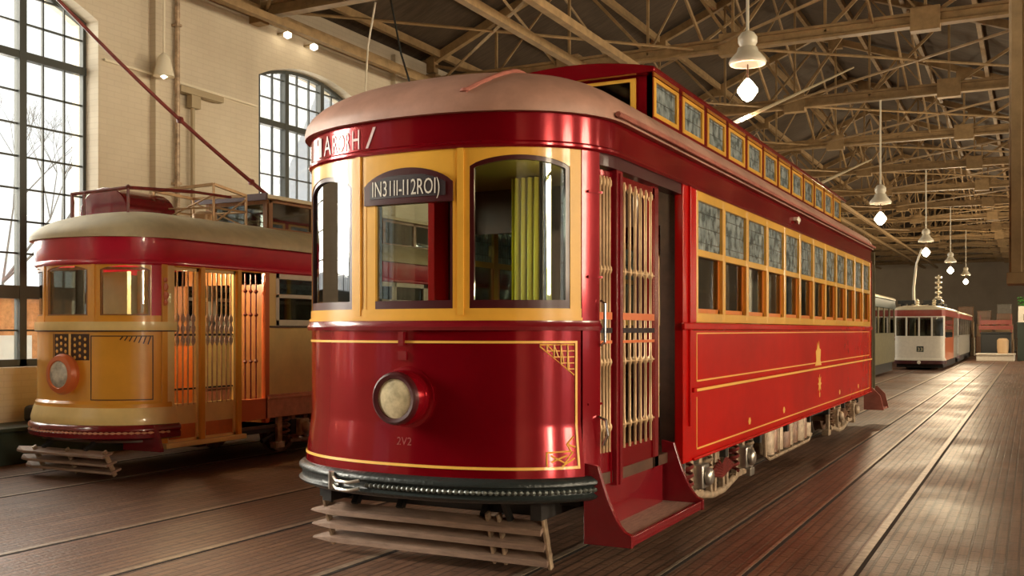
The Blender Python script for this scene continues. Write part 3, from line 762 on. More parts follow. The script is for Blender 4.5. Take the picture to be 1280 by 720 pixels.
mb = MB(); YC.strip(mb, 1.20, 1.34, .62, 2.46, -.05, .012); yp(mb, 'corner_post', 'cream_y', smooth=True)
mb = MB(); YC.sweep(mb, -Y2(YB), 1.36, lambda t: [(-.04,1.70),(.03,1.70),(.035,1.735),(.03,1.80),(-.04,1.80)]); yp(mb, 'belt_rail', 'cream_y', smooth=True)
mb = MB(); YC.strip(mb, -Y2(YB), 1.36, 1.685, 1.702, -.01, .022); yp(mb, 'belt_dark_line', 'ink')  # thin dark line along the bottom of the belt rail
# windows
YW = [(-1.0,-.45), (-.33,.345), (.50,1.055)]
mb = MB()
es = [-1.25]+[e for w in YW for e in w]+[1.07]
for a_, b_ in zip(es[0::2], es[1::2]): YC.strip(mb, a_, b_, 1.80, 2.46, -.05, .0)
YC.strip(mb, -1.25, 1.25, 1.80, 1.87, -.05, .006)
for a_, b_ in YW: YC.strip(mb, a_, b_, arch(a_,b_,2.39,2.44), 2.47, -.05, 0., n=12)
for e in (-.40, .42): YC.strip(mb, e-.02, e+.02, 1.8, 2.46, 0, .014)
yp(mb, 'window_surround', 'ochre', smooth=True)
mb = MB(); YC.strip(mb, 1.07, 1.20, 1.85, 2.48, -.05, .004); yp(mb, 'red_corner_panel', 'crimson', smooth=True)
mb = MB()
for z, r_ in ((2.28,.03),(2.2,.045),(2.1,.05),(2.02,.035)):
    p = YC.P(1.225,.02); mb.lathe([(.0,-.02),(r_,-.01),(r_,.01),(.0,.02)], (p[0],p[1]-.01,z), 'y', 10)
yp(mb, 'carved_bracket', 'orange', smooth=True)
for a_, b_ in YW:
    mb = MB()
    YC.strip(mb, a_, b_, 1.86, 1.885, -.04, -.005); YC.strip(mb, a_, a_+.02, 1.87, 2.41, -.04, -.006); YC.strip(mb, b_-.02, b_, 1.87, 2.41, -.04, -.006)
    YC.strip(mb, a_, b_, 2.39, 2.42, -.04, -.006)
    f = yp(mb, 'window_sash', 'wood', smooth=True)
    mb = MB(); YC.strip(mb, a_, b_, 1.88, 2.41, -.026, -.022); build(mb, 'window_pane', M['glass'], f, smooth=True)
mb = MB(); mb.box(-9.62,-9.12,8.75,8.78,1.85,2.42); yp(mb, 'roller_blind', 'white')
yp(MB().prism([YC.P(-TY+2*TY*k/30, -.06) for k in range(31)]+[(YC.cx+YC.hw-.06,YB),(YC.cx-YC.hw+.06,YB)], 2.62, 2.65, 'z'), 'vestibule_ceiling', 'cream')
m_ = MB(); m_.lathe([(.0,.0),(.07,-.02),(.06,-.07),(.0,-.09)], (-9.5,9.4,2.60), 'z', 14); yp(m_, 'added_lamp', 'bulb', smooth=True)  # lamp added to give the ochre vestibule a golden light
mb = MB(); mb.box(-9.98,-9.86,8.15,8.22,.6,2.5); yp(mb, 'inner_door_post', 'maroon_dk')
# dark striping and scroll work on the dash
mb = MB(); YC.strip(mb, .385, 1.09, 1.63, 1.642, 0, .003); YC.strip(mb, .385, 1.09, .905, .917, 0, .003)
YC.strip(mb, 1.078, 1.090, .905, 1.642, 0, .003); YC.strip(mb, .385, .397, .905, 1.642, 0, .003); YC.strip(mb, -.2, -.19, 1.36, 1.66, 0, .003)
yp(mb, 'dash_striping', 'ink')
mb = MB()
for k in range(7):
    t = 1.06-k*.05; L_ = .09*(1-.1*k)
    p = YC.P(t, .004); q = YC.P(t-.03, .004); mb.tube([(*p,1.63),(*q,1.63-L_)], .007, 5)
yp(mb, 'corner_scrollwork', 'ink')
mb = MB(); YC.strip(mb, -.17, .37, 1.36, 1.66, 0, .004); yp(mb, 'scroll_ground', 'ink')
mb = MB()
for i in range(7):
    for j in range(4):
        t = -.12+i*.073; z = 1.39+j*.07
        p = YC.P(t, .008); mb.lathe([(.0,-.008),(.022,0),(.0,.004)], (p[0],p[1],z+(.02 if i % 2 else 0)), 'y', 7)
mb.tube([(*YC.P(.1,.012),1.36),(*YC.P(.1,.012),1.66)], .014, 6)
yp(mb, 'gilt_scrollwork', 'gold')
hx, hz, hy = -9.82, 1.20, 7.93
mb = MB(); mb.lathe([(.17,.0),(.225,-.03),(.235,-.08),(.21,-.13),(.16,-.14),(.14,-.12)], (hx,hy,hz), 'y', 36); h_ = yp(mb, 'headlight', 'orange', smooth=True)
mb = MB(); mb.lathe([(.0,-.05),(.08,-.07),(.15,-.125)], (hx,hy,hz), 'y', 30); build(mb, 'reflector', M['chrome'], h_, smooth=True)
mb = MB(); mb.lathe([(.0,-.16),(.08,-.15),(.15,-.13)], (hx,hy,hz), 'y', 30); build(mb, 'lens', mat('frosted tram lens', (.72,.70,.62), .12, coat=.6, noise=.5, nscale=10), h_, smooth=True)
# letterboard and roof
mb = MB(); YC.sweep(mb, -Y2(YR), Y2(YR), lambda t: [(-.04,2.45),(.012,2.45),(.03,2.47),(.03,2.49),(.015,2.51),(.035,2.60),(.035,2.78),(-.04,2.78)], n=220); yp(mb, 'letterboard', 'crimson', smooth=True, angle=40)
mb, _ = roof_mesh(YC, 2.76, .36, 9.1, YR-.3, YR+.5, over=.09, lip=.04, hexp=2.0, vexp=.6); yp(mb, 'roof', 'canvas', smooth=True, angle=50)
# body side
for sd in (1, -1):
    X = YC.cx+sd*YC.hw
    def bx(mb, o0, o1, y0, y1, z0, z1):
        a_, b_ = sorted((X+sd*o0, X+sd*o1)); mb.box(a_, b_, y0, y1, z0, z1)
    mb = MB(); bx(mb,-.05,0,YB,YR,.86,1.74); bx(mb,-.05,.004,YB,YB+.14,.86,2.46); yp(mb, 'side_panel', 'cream_y')
    mb = MB(); bx(mb,-.05,.03,YB-.05,YR,.56,.86); bx(mb,-.05,.05,YB-.05,YR,.80,.83); yp(mb, 'sill_band', 'salmon', bevel=.006)
    mb = MB(); bx(mb,0,.02,YB,YR,1.735,1.76); yp(mb, 'side_line', 'ink')
    nwin = 10; wp = (YR-YB-.14)/nwin
    for k in range(nwin):
        ya = YB+.14+k*wp; yb = ya+wp; w = .07; fr = MB()
        bx(fr,-.05,.006,ya,ya+w,1.76,2.46); bx(fr,-.05,.006,yb-w,yb,1.76,2.46); bx(fr,-.05,.006,ya,yb,1.76,1.84); bx(fr,-.05,.006,ya,yb,2.38,2.46); bx(fr,-.05,.006,ya,yb,2.13,2.18)
        f = yp(fr, 'side_window', 'white', bevel=.006)
        m_ = MB(); bx(m_,-.03,-.026,ya+w,yb-w,1.84,2.38); build(m_, 'side_pane', M['glass'], f)
# lattice doors
def lattice(ya, yb, nb, pad=True):
    s0, s1 = Y2(ya), Y2(yb); off = -.03; mb = MB(); lw = .035
    YC.strip(mb, s0, s0+lw, .40, 2.46, off-.02, off+.02); YC.strip(mb, s1-lw, s1, .40, 2.46, off-.02, off+.02)
    YC.strip(mb, s0, s1, 2.40, 2.46, off-.02, off+.02, n=3); YC.strip(mb, s0, s1, .60, .84, off-.015, off+.012, n=3); YC.strip(mb, s0, s1, .38, .43, off-.02, off+.02, n=3)
    d = build(mb, 'lattice_gate', M['cream_y'], YY, smooth=True)
    mb = MB(); YC.strip(mb, s0+lw, s1-lw, .42, .60, off-.012, off+.0, n=3); build(mb, 'kick_panel', M['amber'], d)
    for k in range(nb):
        t = s0+lw+(s1-s0-2*lw)*(k+.5)/nb; x, y = YC.P(t, off+.01)
        build(MB().tube([(x,y,.82),(x,y,2.42)], .010, 8), 'gate_rod', M['brass'], d, smooth=True)
    for k in range(nb):
        t = s0+lw+(s1-s0-2*lw)*(k+.5)/nb; x, y = YC.P(t, off+.01)
        build(MB().lathe([(.012,1.52)]+[q for z in (1.58,1.72,1.84) for q in ((.014,z-.045),(.026,z-.02),(.026,z+.02),(.014,z+.045))]+[(.012,1.9)], (x,y,0), 'z', 8), 'rod_spindle', M['step_wood'], d, smooth=True)
    mb = MB(); YC.strip(mb, s0+lw, s1-lw, 1.00, 1.02, off-.006, off+.006, n=3); YC.strip(mb, s0+lw, s1-lw, 1.635, 1.66, off-.006, off+.006, n=3); build(mb, 'gate_rail', M['black'], d)
lattice(8.50, 8.99, 5); lattice(9.07, 9.62, 6)
mb = MB()
for y_ in (8.44, 9.0, 9.63): YC.strip(mb, Y2(y_), Y2(y_)+.07, .36, 2.47, -.05, .02)
YC.strip(mb, Y2(8.44), Y2(YB), 2.44, 2.5, -.08, .015, n=8)
yp(mb, 'door_post', 'ochre', bevel=.005)
X = YC.cx+YC.hw
mb = MB(); mb.box(X-.10,X+.02,9.70,YB,.55,.82); mb.box(X-.05,X+.02,10.14,YB,.5,2.46); yp(mb, 'end_panel', 'orange', bevel=.008)
mb = MB()
for k in range(4): mb.tube([(X-.07,9.76+k*.10,.8),(X-.07,9.76+k*.10,2.42)], .011, 6)
for z in (1.3,1.9,2.2):
    for k in range(4): mb.lathe([(.0,-.04),(.03,0),(.0,.04)], (X-.07,9.76+k*.10,z), 'z', 8)
yp(mb, 'rear_gate_rods', 'iron_maroon', smooth=True)
mb = MB(); mb.box(X-.36,X+.06,8.42,9.75,.34,.40); yp(mb, 'threshold_step', 'cream_y', bevel=.01)
mb = MB(); mb.prism([(X-.5,.32),(X+.10,.32),(X+.10,.36),(X+.0,.62),(X-.5,.62)], 8.30, 8.34, 'y'); yp(mb, 'step_stringer', 'maroon')
# inside and below
mb = MB(); mb.prism([YC.P(-TY+2*TY*k/30, -.05) for k in range(31)]+[(YC.cx+YC.hw-.05,YR),(YC.cx-YC.hw+.05,YR)], .42, .46, 'z'); yp(mb, 'car_floor', 'interior')
mb = MB(); mb.box(YC.cx-.97,YC.cx-.4,YB-.05,YB,.5,2.5); mb.box(YC.cx+.4,YC.cx+.97,YB-.05,YB,.5,2.5); mb.box(YC.cx-.97,YC.cx+.97,YB-.05,YB,2.3,2.5); yp(mb, 'bulkhead', 'wood'); yp(MB().box(YC.cx-.97,YC.cx+.97,YR-.05,YR,.5,2.7), 'rear_bulkhead', 'wood')
yp(MB().box(YC.cx-.7,YC.cx+.5,9.5,9.55,.5,1.5), 'inner_partition', 'amber'); yp(MB().box(YC.cx-.97,YC.cx-.2,9.0,9.06,.5,2.44), 'inner_partition', 'cream')
for k in range(6):
    m_ = MB(); y = 10.8+k*1.3
    m_.box(YC.cx+.2,YC.cx+1.0,y,y+.45,.88,.94); m_.box(YC.cx+.2,YC.cx+1.0,y+.42,y+.48,.94,1.6); m_.box(YC.cx+.5,YC.cx+.6,y+.1,y+.35,.46,.88); yp(m_, 'bench_seat', 'rust_red', bevel=.01)
mb = MB(); mb.box(YC.cx-.95,YC.cx+.95,8.4,YR,.36,.46)
for k in range(6): mb.box(YC.cx-1.0,YC.cx+1.0,9+k*1.7,9.12+k*1.7,.3,.5)
mb.tube([(X-.1,10.2,.25),(X-.1,11.0,.5)], .03, 6)
yp(mb, 'chassis', 'underframe')
truck(YY, YC.cx, 10.9, 1.3, r=.30, fx=.95, mats=('iron_brown','iron_brown','iron_tan'))
truck(YY, YC.cx, 16.8, 1.3, r=.30, fx=.95, mats=('iron_brown','iron_brown','iron_tan'), detail=False)
mb = MB()
for i, z in enumerate((.10,.19,.29)):
    y = 7.98-.06*i
    ring = lambda x, s_: [(x, y-.07*s_, z-.01), (x, y+.07*s_, z+.03), (x, y+.075*s_, z+.055), (x, y-.07*s_, z+.018)]
    mb.loft([ring(-10.6, .2), ring(-10.42, 1), ring(-9.10, 1)])
sl = yp(mb, 'lifeguard', 'slat', bevel=.003)
for x in (-10.3,-9.75,-9.14): build(MB().bar((x,8.0,.07),(x,7.85,.36),.022,.05), 'slat_bracket', M['iron_tan'], sl)
for x in (-10.2,-9.5): build(MB().bar((x,7.9,.34),(x,8.1,.46),.05,.05), 'hanger_arm', M['black'], sl)
# roof gear
mb = MB()
def cage(mb, P_, r): mb.tube(P_, r, 6)
rail = [(-10.75,8.75,3.30),(-10.4,8.45,3.36),(-9.55,8.55,3.40),(-9.25,9.3,3.42)]
mb.tube(rail, .022, 8)
for p in (rail[0], (-10.58,8.6,3.33), (-10.4,8.45,3.36), (-10.2,8.46,3.36), (-9.55,8.55,3.40)): mb.tube([p, (p[0],p[1],2.92)], .017, 6)
mb.tube([(-9.25,9.3,3.42),(-9.2,9.9,3.42)], .018, 6)
mb.lathe([(.0,-.03),(.04,0),(.0,.03)], (-9.55,8.55,3.41), 'z', 10)
yp(mb, 'roof_railing', 'iron_maroon', smooth=True)
mb = MB(); pr = [(-10.8,2.90)]+[(-10.38+.42*math.cos(PI-PI*k/12)*1.0, 3.20+.30*math.sin(PI*k/12)) for k in range(13)]+[(-9.96,2.90)]
mb.prism(pr, 8.9, 9.7, 'y'); yp(mb, 'roof_hatch_cover', 'maroon', smooth=True, bevel=.01)
mb = MB()
A_ = [(-10.2,9.55,3.52),(-9.35,9.75,3.58),(-9.35,10.35,3.50),(-10.2,10.25,3.5)]
for i in range(4):
    mb.bar(A_[i],A_[(i+1)%4],.04,.035); mb.tube([A_[i],(A_[i][0],A_[i][1],3.02)], .018, 6)
for i in range(4):
    p, q = A_[i], A_[(i+1)%4]; mb.tube([(p[0],p[1],3.28),(q[0],q[1],3.28)], .014, 6); mb.tube([(p[0],p[1],3.08),(q[0],q[1],3.45)], .012, 6)
mb.lathe([(.16,0),(.16,.14),(.1,.18),(.0,.19)], (-9.7,9.95,3.08), 'z', 14)
yp(mb, 'trolley_cage', 'brass', smooth=True)
mb = MB(); cx0, cx1, cy0, cy1 = -10.45, -9.30, 10.75, 19.0
for x in (cx0, cx1-.05): mb.box(x,x+.05,cy0,cy1,3.0,3.12); mb.box(x,x+.05,cy0,cy1,3.46,3.5)
for k in range(10):
    for x in (cx0, cx1-.05): mb.box(x,x+.05,cy0+k*.91,cy0+k*.91+.08,3.1,3.5)
for z0_, z1_ in ((3.0,3.1),(3.44,3.5)): mb.box(cx0,cx1,cy0,cy0+.04,z0_,z1_)
for x in (cx0,cx0+.09,cx1-.1): mb.box(x,x+.08,cy0-.01,cy0+.04,3.05,3.5)
cl2 = yp(mb, 'clerestory', 'wood', bevel=.004)
build(MB().box(cx0+.1,cx1-.1,cy0+.01,cy0+.02,3.1,3.44), 'clerestory_pane', M['glass'], cl2)
build(MB().box(cx1-.03,cx1-.02,cy0+.08,cy1,3.12,3.46), 'clerestory_pane', M['glass_blue'], cl2)
mb = MB(); mb.box(cx0-.10,cx1+.08,cy0-.15,cy1,3.5,3.54); mb.box(cx0-.02,cx1,cy0-.05,cy1-.1,3.54,3.57); yp(mb, 'clerestory_roof', 'cream', bevel=.01)
mb = MB(); mb.box(cx0-.11,cx1+.09,cy0-.17,cy0-.13,3.47,3.56); yp(mb, 'clerestory_fascia', 'maroon_dk')
mb = MB(); P0 = Vector((-9.55,11.0,3.6)); P1 = Vector((-9.46,7.0,5.62)); pts = []
for k in range(13):
    u = k/12; p = P0.lerp(P1, u); p.z -= .10*math.sin(PI*u); pts.append(p)
mb.tube(pts, .028, 8, .018)
for u_ in (.12,.42): 
    p = pts[int(u_*12)]; mb.lathe([(.0,-.04),(.045,-.02),(.045,.02),(.0,.04)], p, 'y', 8)
yp(mb, 'trolley_pole', 'iron_maroon', smooth=True)

# ------------------------------------------------------------ smaller trams further down the hall
def small_tram(label, cx, hw, y0, b, yend, zt, cols, zb=.42, zs=1.37, zw0=1.46, zw1=2.26, nfront=4, nside=6, side_col=None, door=1.3, name='streetcar', wmats='white'):
    P = Plan(cx, hw, y0, b, 3.2)
    R = thing(name, label, 'streetcar', (cx, y0, 0))
    sY = P.sY
    dash, band, roof_c = (M[c] for c in cols)
    mb = MB(); P.sweep(mb, -P.T, P.T, lambda t: [(-.04,zb),(.05,zb),(.05,zb+.06),(.0,zb+.12),(0,zs),(-.04,zs)]); build(mb, 'dash_panel', dash, R, smooth=True)
    mb = MB(); P.strip(mb, -P.T, P.T, zb-.14, zb+.01, -.1, .07); build(mb, 'bumper', M['maroon_dk'], R, smooth=True)
    mb = MB(); P.strip(mb, -P.T, P.T, zs, zs+.05, -.04, .03); build(mb, 'belt_rail', M[wmats], R, smooth=True)
    s0, s1 = -P.T*.86, P.T*.86; w = (s1-s0)/nfront; pw = .07
    mb = MB(); P.strip(mb, -P.T, s0+pw/2, zs, zw1+.06, -.04, 0); P.strip(mb, s1-pw/2, P.T, zs, zw1+.06, -.04, 0)
    for k in range(1, nfront): P.strip(mb, s0+k*w-pw/2, s0+k*w+pw/2, zs, zw1+.06, -.04, 0)
    P.strip(mb, -P.T, P.T, zs+.03, zw0, -.04, 0); P.strip(mb, -P.T, P.T, zw1, zw1+.06, -.04, 0)
    wf = build(mb, 'window_surround', M[wmats], R, smooth=True)
    for k in range(nfront):
        mb = MB(); P.strip(mb, s0+k*w+pw/2, s0+(k+1)*w-pw/2, zw0, zw1, -.03, -.026); build(mb, 'window_pane', M['glass'], wf, smooth=True)
    mb = MB(); P.sweep(mb, -sY(yend), sY(yend), lambda t: [(-.04,zw1+.05),(.03,zw1+.05),(.04,zw1+.12),(.02,zt-.14),(-.04,zt-.14)], n=60); build(mb, 'letterboard', band, R, smooth=True)
    mb, _ = roof_mesh(P, zt-.16, .18, y0+b, yend-.2, yend, over=.07, lip=.03, ng=6); build(mb, 'roof', roof_c, R, smooth=True)
    for sd in (1, -1):
        X = cx+sd*hw; ys = y0+b
        def bx(mb, o0, o1, ya, yb, z0, z1):
            a_, b_ = sorted((X+sd*o0, X+sd*o1)); mb.box(a_, b_, ya, yb, z0, z1)
        yd = ys+door if door else ys
        if door:
            mb = MB(); bx(mb,-.04,0,ys,yd,zb,zs+.02); bx(mb,-.04,0,ys,ys+.12,zs,zw1+.06); bx(mb,-.04,0,yd-.12,yd,zs,zw1+.06); d_ = build(mb, 'side_door', M['orange'], R)
            m_ = MB(); bx(m_,-.03,-.02,ys+.12,yd-.12,zs,zw1+.05); build(m_, 'door_pane', M['glass_blue'], d_)
        sc = M[side_col] if side_col else dash
        mb = MB(); bx(mb,-.04,.0,yd,yend,zb,zs+.05); build(mb, 'side_panel', sc, R)
        wp = (yend-yd)/nside
        mb = MB()
        for k in range(nside):
            ya = yd+k*wp
            bx(mb,-.04,.003,ya,ya+.08,zs,zw1+.06); bx(mb,-.04,.003,ya+wp-.08,ya+wp,zs,zw1+.06)
        bx(mb,-.04,.003,yd,yend,zs+.03,zw0)
        sf = build(mb, 'side_window_frames', sc, R)
        m_ = MB(); bx(m_,-.03,-.02,yd+.05,yend-.05,zw0,zw1+.05); build(m_, 'side_panes', M['glass_blue'], sf)
    mb = MB(); mb.box(cx-hw+.05,cx+hw-.05,y0+b,yend,zb+.05,zb+.12); mb.box(cx-hw+.1,cx+hw-.1,yend-.05,yend,zb,zw1); build(mb, 'car_floor', M['interior'], R)
    mb = MB(); mb.box(cx-hw+.06,cx+hw-.06,y0+.3,yend-.3,.10,zb); build(mb, 'chassis', M['underframe'], R)
    for yy in (ys+1.0, ys+2.4, yend-2.2, yend-1.0):
        for sd in (-1, 1): build(wheel_mb(cx+sd*.6, yy, .3, sd), 'wheel', M['iron_brown'], R, smooth=True)
    return R, P
# white tram at the end of the same track
WR, WPn = small_tram('small white fronted tram with red roof band facing the camera down the hall', -4.30, 1.0, 46.4, .35, 54.5, 2.74, ('white','rust_red','cream'), zb=.40, side_col='grey', door=5.3)
m_ = MB(); WPn.strip(m_, -.10, .18, .78, 1.02, 0, .012); pl = build(m_, 'number_plate', M['darkgreen'], WR)
m_ = MB(); text_on(WPn, m_, '33', .2, -.06, .82, .014, width=.2); build(m_, 'number_lettering', M['cream'], pl)
m_ = MB(); m_.lathe([(.0,-.10),(.07,-.09),(.08,0)], (-4.3,46.36,.33), 'y', 12); build(m_, 'coupling_lamp', M['white'], WR, smooth=True)
mb = MB()
for x in (-4.9,-3.85): mb.box(x-.35,x+.35,47.2,48.6,2.86,3.02)
for k in range(7): mb.box(-5.1+k*.28,-5.04+k*.28,47.0,48.8,2.74,2.86)
build(mb, 'roof_rack', M['black'], WR)
mb = MB()
for (x,y) in ((-4.42,46.9),(-3.75,47.0),(-3.62,47.6),(-3.55,48.4)):
    build(MB().lathe([(.09,0),(.05,.06),(.10,.10),(.05,.15),(.09,.2),(.04,.26),(.0,.3)], (x,y,2.78), 'z', 12), 'roof_insulator', M['cream'], WR, smooth=True)
mb = MB()
for z in range(5): mb.lathe([(.0,0),(.14,.03),(.14,.10),(.0,.13)], (-3.60,47.3,3.05+z*.22), 'z', 12)
mb.tube([(-3.6,47.3,2.8),(-3.6,47.3,4.1)], .03, 6)
build(mb, 'insulator_mast', M['cream'], WR, smooth=True)
mb = MB(); mb.tube([(-4.62,47.6,2.8),(-4.60,47.3,3.6),(-4.45,46.9,4.6),(-4.2,46.5,5.2)], .06, 8, .04); mb.box(-4.7,-4.5,47.4,47.8,2.75,2.85); build(mb, 'trolley_pole', M['enamel'], WR, smooth=True)
# grey tram behind it, olive tram beside
small_tram('grey brown tram standing right behind the white fronted tram', -4.30, 1.0, 55.6, .3, 68, 2.70, ('grey','rust_red','cream'), nside=9, door=False, wmats='grey')
GR, GP = small_tram('olive green tram between the large red streetcar and the small white tram', -6.1, 1.18, 30.0, .5, 43.2, 3.05, ('green_olive','darkgreen','cream'), zb=.46, zs=1.5, zw0=1.6, zw1=2.5, nside=8, door=False, wmats='green_olive')

# ------------------------------------------------------------ the hall
XL, XR_, YF_, YK = -12.2, 12.2, -9., 92.
WC = [8.785+6.63*k for k in range(-2, 12)]
WWD = 3.17; ZS, ZSP, ZAP = 1.2, 6.25, 6.62; WALLT = 7.75
def arc_z(y, yc):
    h = WWD/2; r = ZAP-ZSP; R = (h*h+r*r)/(2*r); return ZAP-R+math.sqrt(R*R-(y-yc)**2)
def window_wall(name, xa, xb, label):
    mb = MB(); y = YF_-.4
    for yc in WC:
        mb.box(xa, xb, y, yc-WWD/2, 0, WALLT); y = yc+WWD/2
        mb.box(xa, xb, yc-WWD/2, y, 0, ZS)
        poly = [(yc-WWD/2, WALLT)]+[(yc-WWD/2+WWD*k/16, arc_z(yc-WWD/2+WWD*k/16, yc)) for k in range(17)]+[(yc+WWD/2, WALLT)]
        mb.prism(poly, xa, xb, 'x')
    mb.box(xa, xb, y, YK, 0, WALLT)
    o = build(mb, name, M['wall_y'], None, (0,0,0), kind='structure'); o['label'] = label; return o
window_wall('wall_left', -12.75, XL, 'cream painted brick side wall with tall arched windows')
window_wall('wall_right', XR_, 12.75, 'far side brick wall of the hall')
def arched_window(n, xg, yc):
    h = WWD/2; y0, y1 = yc-h, yc+h; mb = MB(); th = .03
    def b(ya, yb, za, zb, t=th): mb.box(xg-t, xg+t, ya, yb, za, zb)
    zt_ = lambda y: arc_z(min(max(y,y0+.001),y1-.001), yc)
    b(y0,y0+.05,ZS,ZSP+.02,.04); b(y1-.05,y1,ZS,ZSP+.02,.04); b(y0,y1,ZS-.02,ZS+.10,.06)
    for u in (1/3, 2/3): y = y0+WWD*u; b(y-.055,y+.055,ZS,zt_(y),.06)
    b(y0,y1,2.14,2.32,.055); b(y0,y1,5.47,5.58,.055)
    poly = [(y0+WWD*k/16, arc_z(y0+WWD*k/16, yc)) for k in range(17)]
    mb.prism(poly+[(p[0], p[1]-.06) for p in poly[::-1]], xg-.05, xg+.05, 'x')
    for u in range(9):
        if u % 3 == 0: continue
        y = y0+WWD*u/9; b(y-.012,y+.012,ZS,zt_(y),.018)
    for z in [2.32+.45*k for k in range(1,7)]+[1.7]+[5.58+.4*k for k in (1,2)]:
        ya, yb = y0, y1
        if z > ZSP:
            ys_ = [y0+WWD*k/60 for k in range(61) if zt_(y0+WWD*k/60) > z]
            if not ys_: continue
            ya, yb = ys_[0], ys_[-1]
        b(ya,yb,z-.012,z+.012,.018)
    w = build(mb, 'window_%d' % n, M['frame'], None, (xg,yc,ZS), kind='structure')
    w['label'] = 'tall arched window with dark metal glazing bars'
    mb = MB(); poly = [(y0,ZS)]+[(y0+WWD*k/16, arc_z(y0+WWD*k/16, yc)) for k in range(17)]+[(y1,ZS)]
    mb.prism([(p[0],p[1]) for p in poly], xg-.004, xg+.004, 'x'); build(mb, 'window_pane', M['glass_clear'], w)
for i, yc in enumerate(WC): arched_window(i+1, -12.5, yc)
for i, yc in enumerate(WC): arched_window(i+15, 12.5, yc)
# end walls
mb = MB(); mb.box(-12.75,12.75,YK,YK+.4,0,10.8); build(mb, 'wall_back', M['wall_x'], None, (0,0,0), kind='structure')
mb = MB()
DR = [(-11.4,-7.8),(5.2,8.8)]
x = -12.75
for a_, b_ in DR:
    mb.box(x,a_,YF_-.4,YF_,0,3.9 if x > -12 else 10.8)
    if x > -12: mb.box(x,a_,YF_-.4,YF_,5.7,10.8); mb.box(a_,b_,YF_-.4,YF_,3.4,3.9); mb.box(a_,b_,YF_-.4,YF_,5.7,10.8); x = b_
mb.box(x,12.75,YF_-.4,YF_,0,10.8)
build(mb, 'wall_front', M['wall_x'], None, (0,0,0), kind='structure')
for i, (a_, b_) in enumerate(DR):
    mb = MB(); n_ = 4; w = (b_-a_)/n_
    mb.box(a_,b_,YF_-.24,YF_-.16,0,2.2)
    for k in range(n_+1): mb.box(max(a_,a_+k*w-.05),min(b_,a_+k*w+.05),YF_-.25,YF_-.15,0,3.4)
    for z in (2.15,2.75,3.32): mb.box(a_,b_,YF_-.24,YF_-.16,z,z+.08)
    build(mb, 'door_%d' % (i+1), M['darkgreen'], None, (a_,YF_,0), kind='structure')
    mb = MB()
    for k in range(9): mb.box(a_+(b_-a_)*k/8-.02,a_+(b_-a_)*k/8+.02,YF_-.22,YF_-.18,3.9,5.7)
    for z in (3.9,4.5,5.1,5.66): mb.box(a_,b_,YF_-.22,YF_-.18,z,z+.04)
    build(mb, 'window_%d' % (i+29), M['frame'], None, (a_,YF_,5.5), kind='structure')
# floor
mb = MB(); mb.box(-12.75,12.75,YF_-.4,YK+.4,-.15,0); f = build(mb, 'floor', M['floor'], None, (0,0,0), kind='structure'); f['label'] = 'brown sett floor laid in long rows'
# rails let into the floor
RL = [(-6.94,'steel rail crossing the lower left floor, farther from the red streetcar'),(-5.70,'steel rail crossing the floor just left of the red streetcar fender'),
      (-4.40,'steel rail under the left wheels of the large red streetcar'),(-3.16,'steel rail under the near wheels of the large red streetcar'),
      (-2.30,'thin steel rail alongside the red streetcar step'),(-1.80,'thin steel rail in the middle of the aisle, between step and bright rail'),
      (-1.13,'bright steel rail running the full length of the open aisle'),(-10.55,'steel rail under the far wheels of the ochre streetcar'),(-9.35,'steel rail under the near wheels of the ochre streetcar')]
for x, lab in RL:
    w = .03 if x != -1.13 else .032
    if x in (-2.30,-1.80): w = .014
    mb = MB(); mb.box(x-w,x+w,YF_+.1,60.5,-.05,.006); r_ = build(mb, 'rail', M['rail'], None, (x,YF_,0)); tag(r_, lab, 'rail', 'rails set in the floor')
    mb = MB(); mb.box(x+w,x+w+.03,YF_+.1,60.5,-.05,.0035); build(mb, 'rail_groove', M['groove'], r_)
# roof: two gables
mb = MB()
SL = [(-12.75,7.7),(-5.8,10.7),(1.8,7.9),(7.0,10.7),(12.75,7.7)]
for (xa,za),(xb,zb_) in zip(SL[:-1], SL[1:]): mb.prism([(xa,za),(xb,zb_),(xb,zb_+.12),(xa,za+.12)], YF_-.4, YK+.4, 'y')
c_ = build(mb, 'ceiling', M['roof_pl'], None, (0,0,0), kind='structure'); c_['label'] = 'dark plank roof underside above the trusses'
def roofz(x):
    for (xa,za),(xb,zb_) in zip(SL[:-1], SL[1:]):
        if xa <= x <= xb: return za+(zb_-za)*(x-xa)/(xb-xa)
tn = 0
def trim(mb, m='truss', label='tan painted steel roof member', org=(0,0,0)):
    global tn
    tn += 1; o = build(mb, 'trim_%d' % tn, M[m], None, org, kind='structure'); o['label'] = label; return o
TY_ = [2.1, 7.9]+[13.7+5.8*k for k in range(14)]
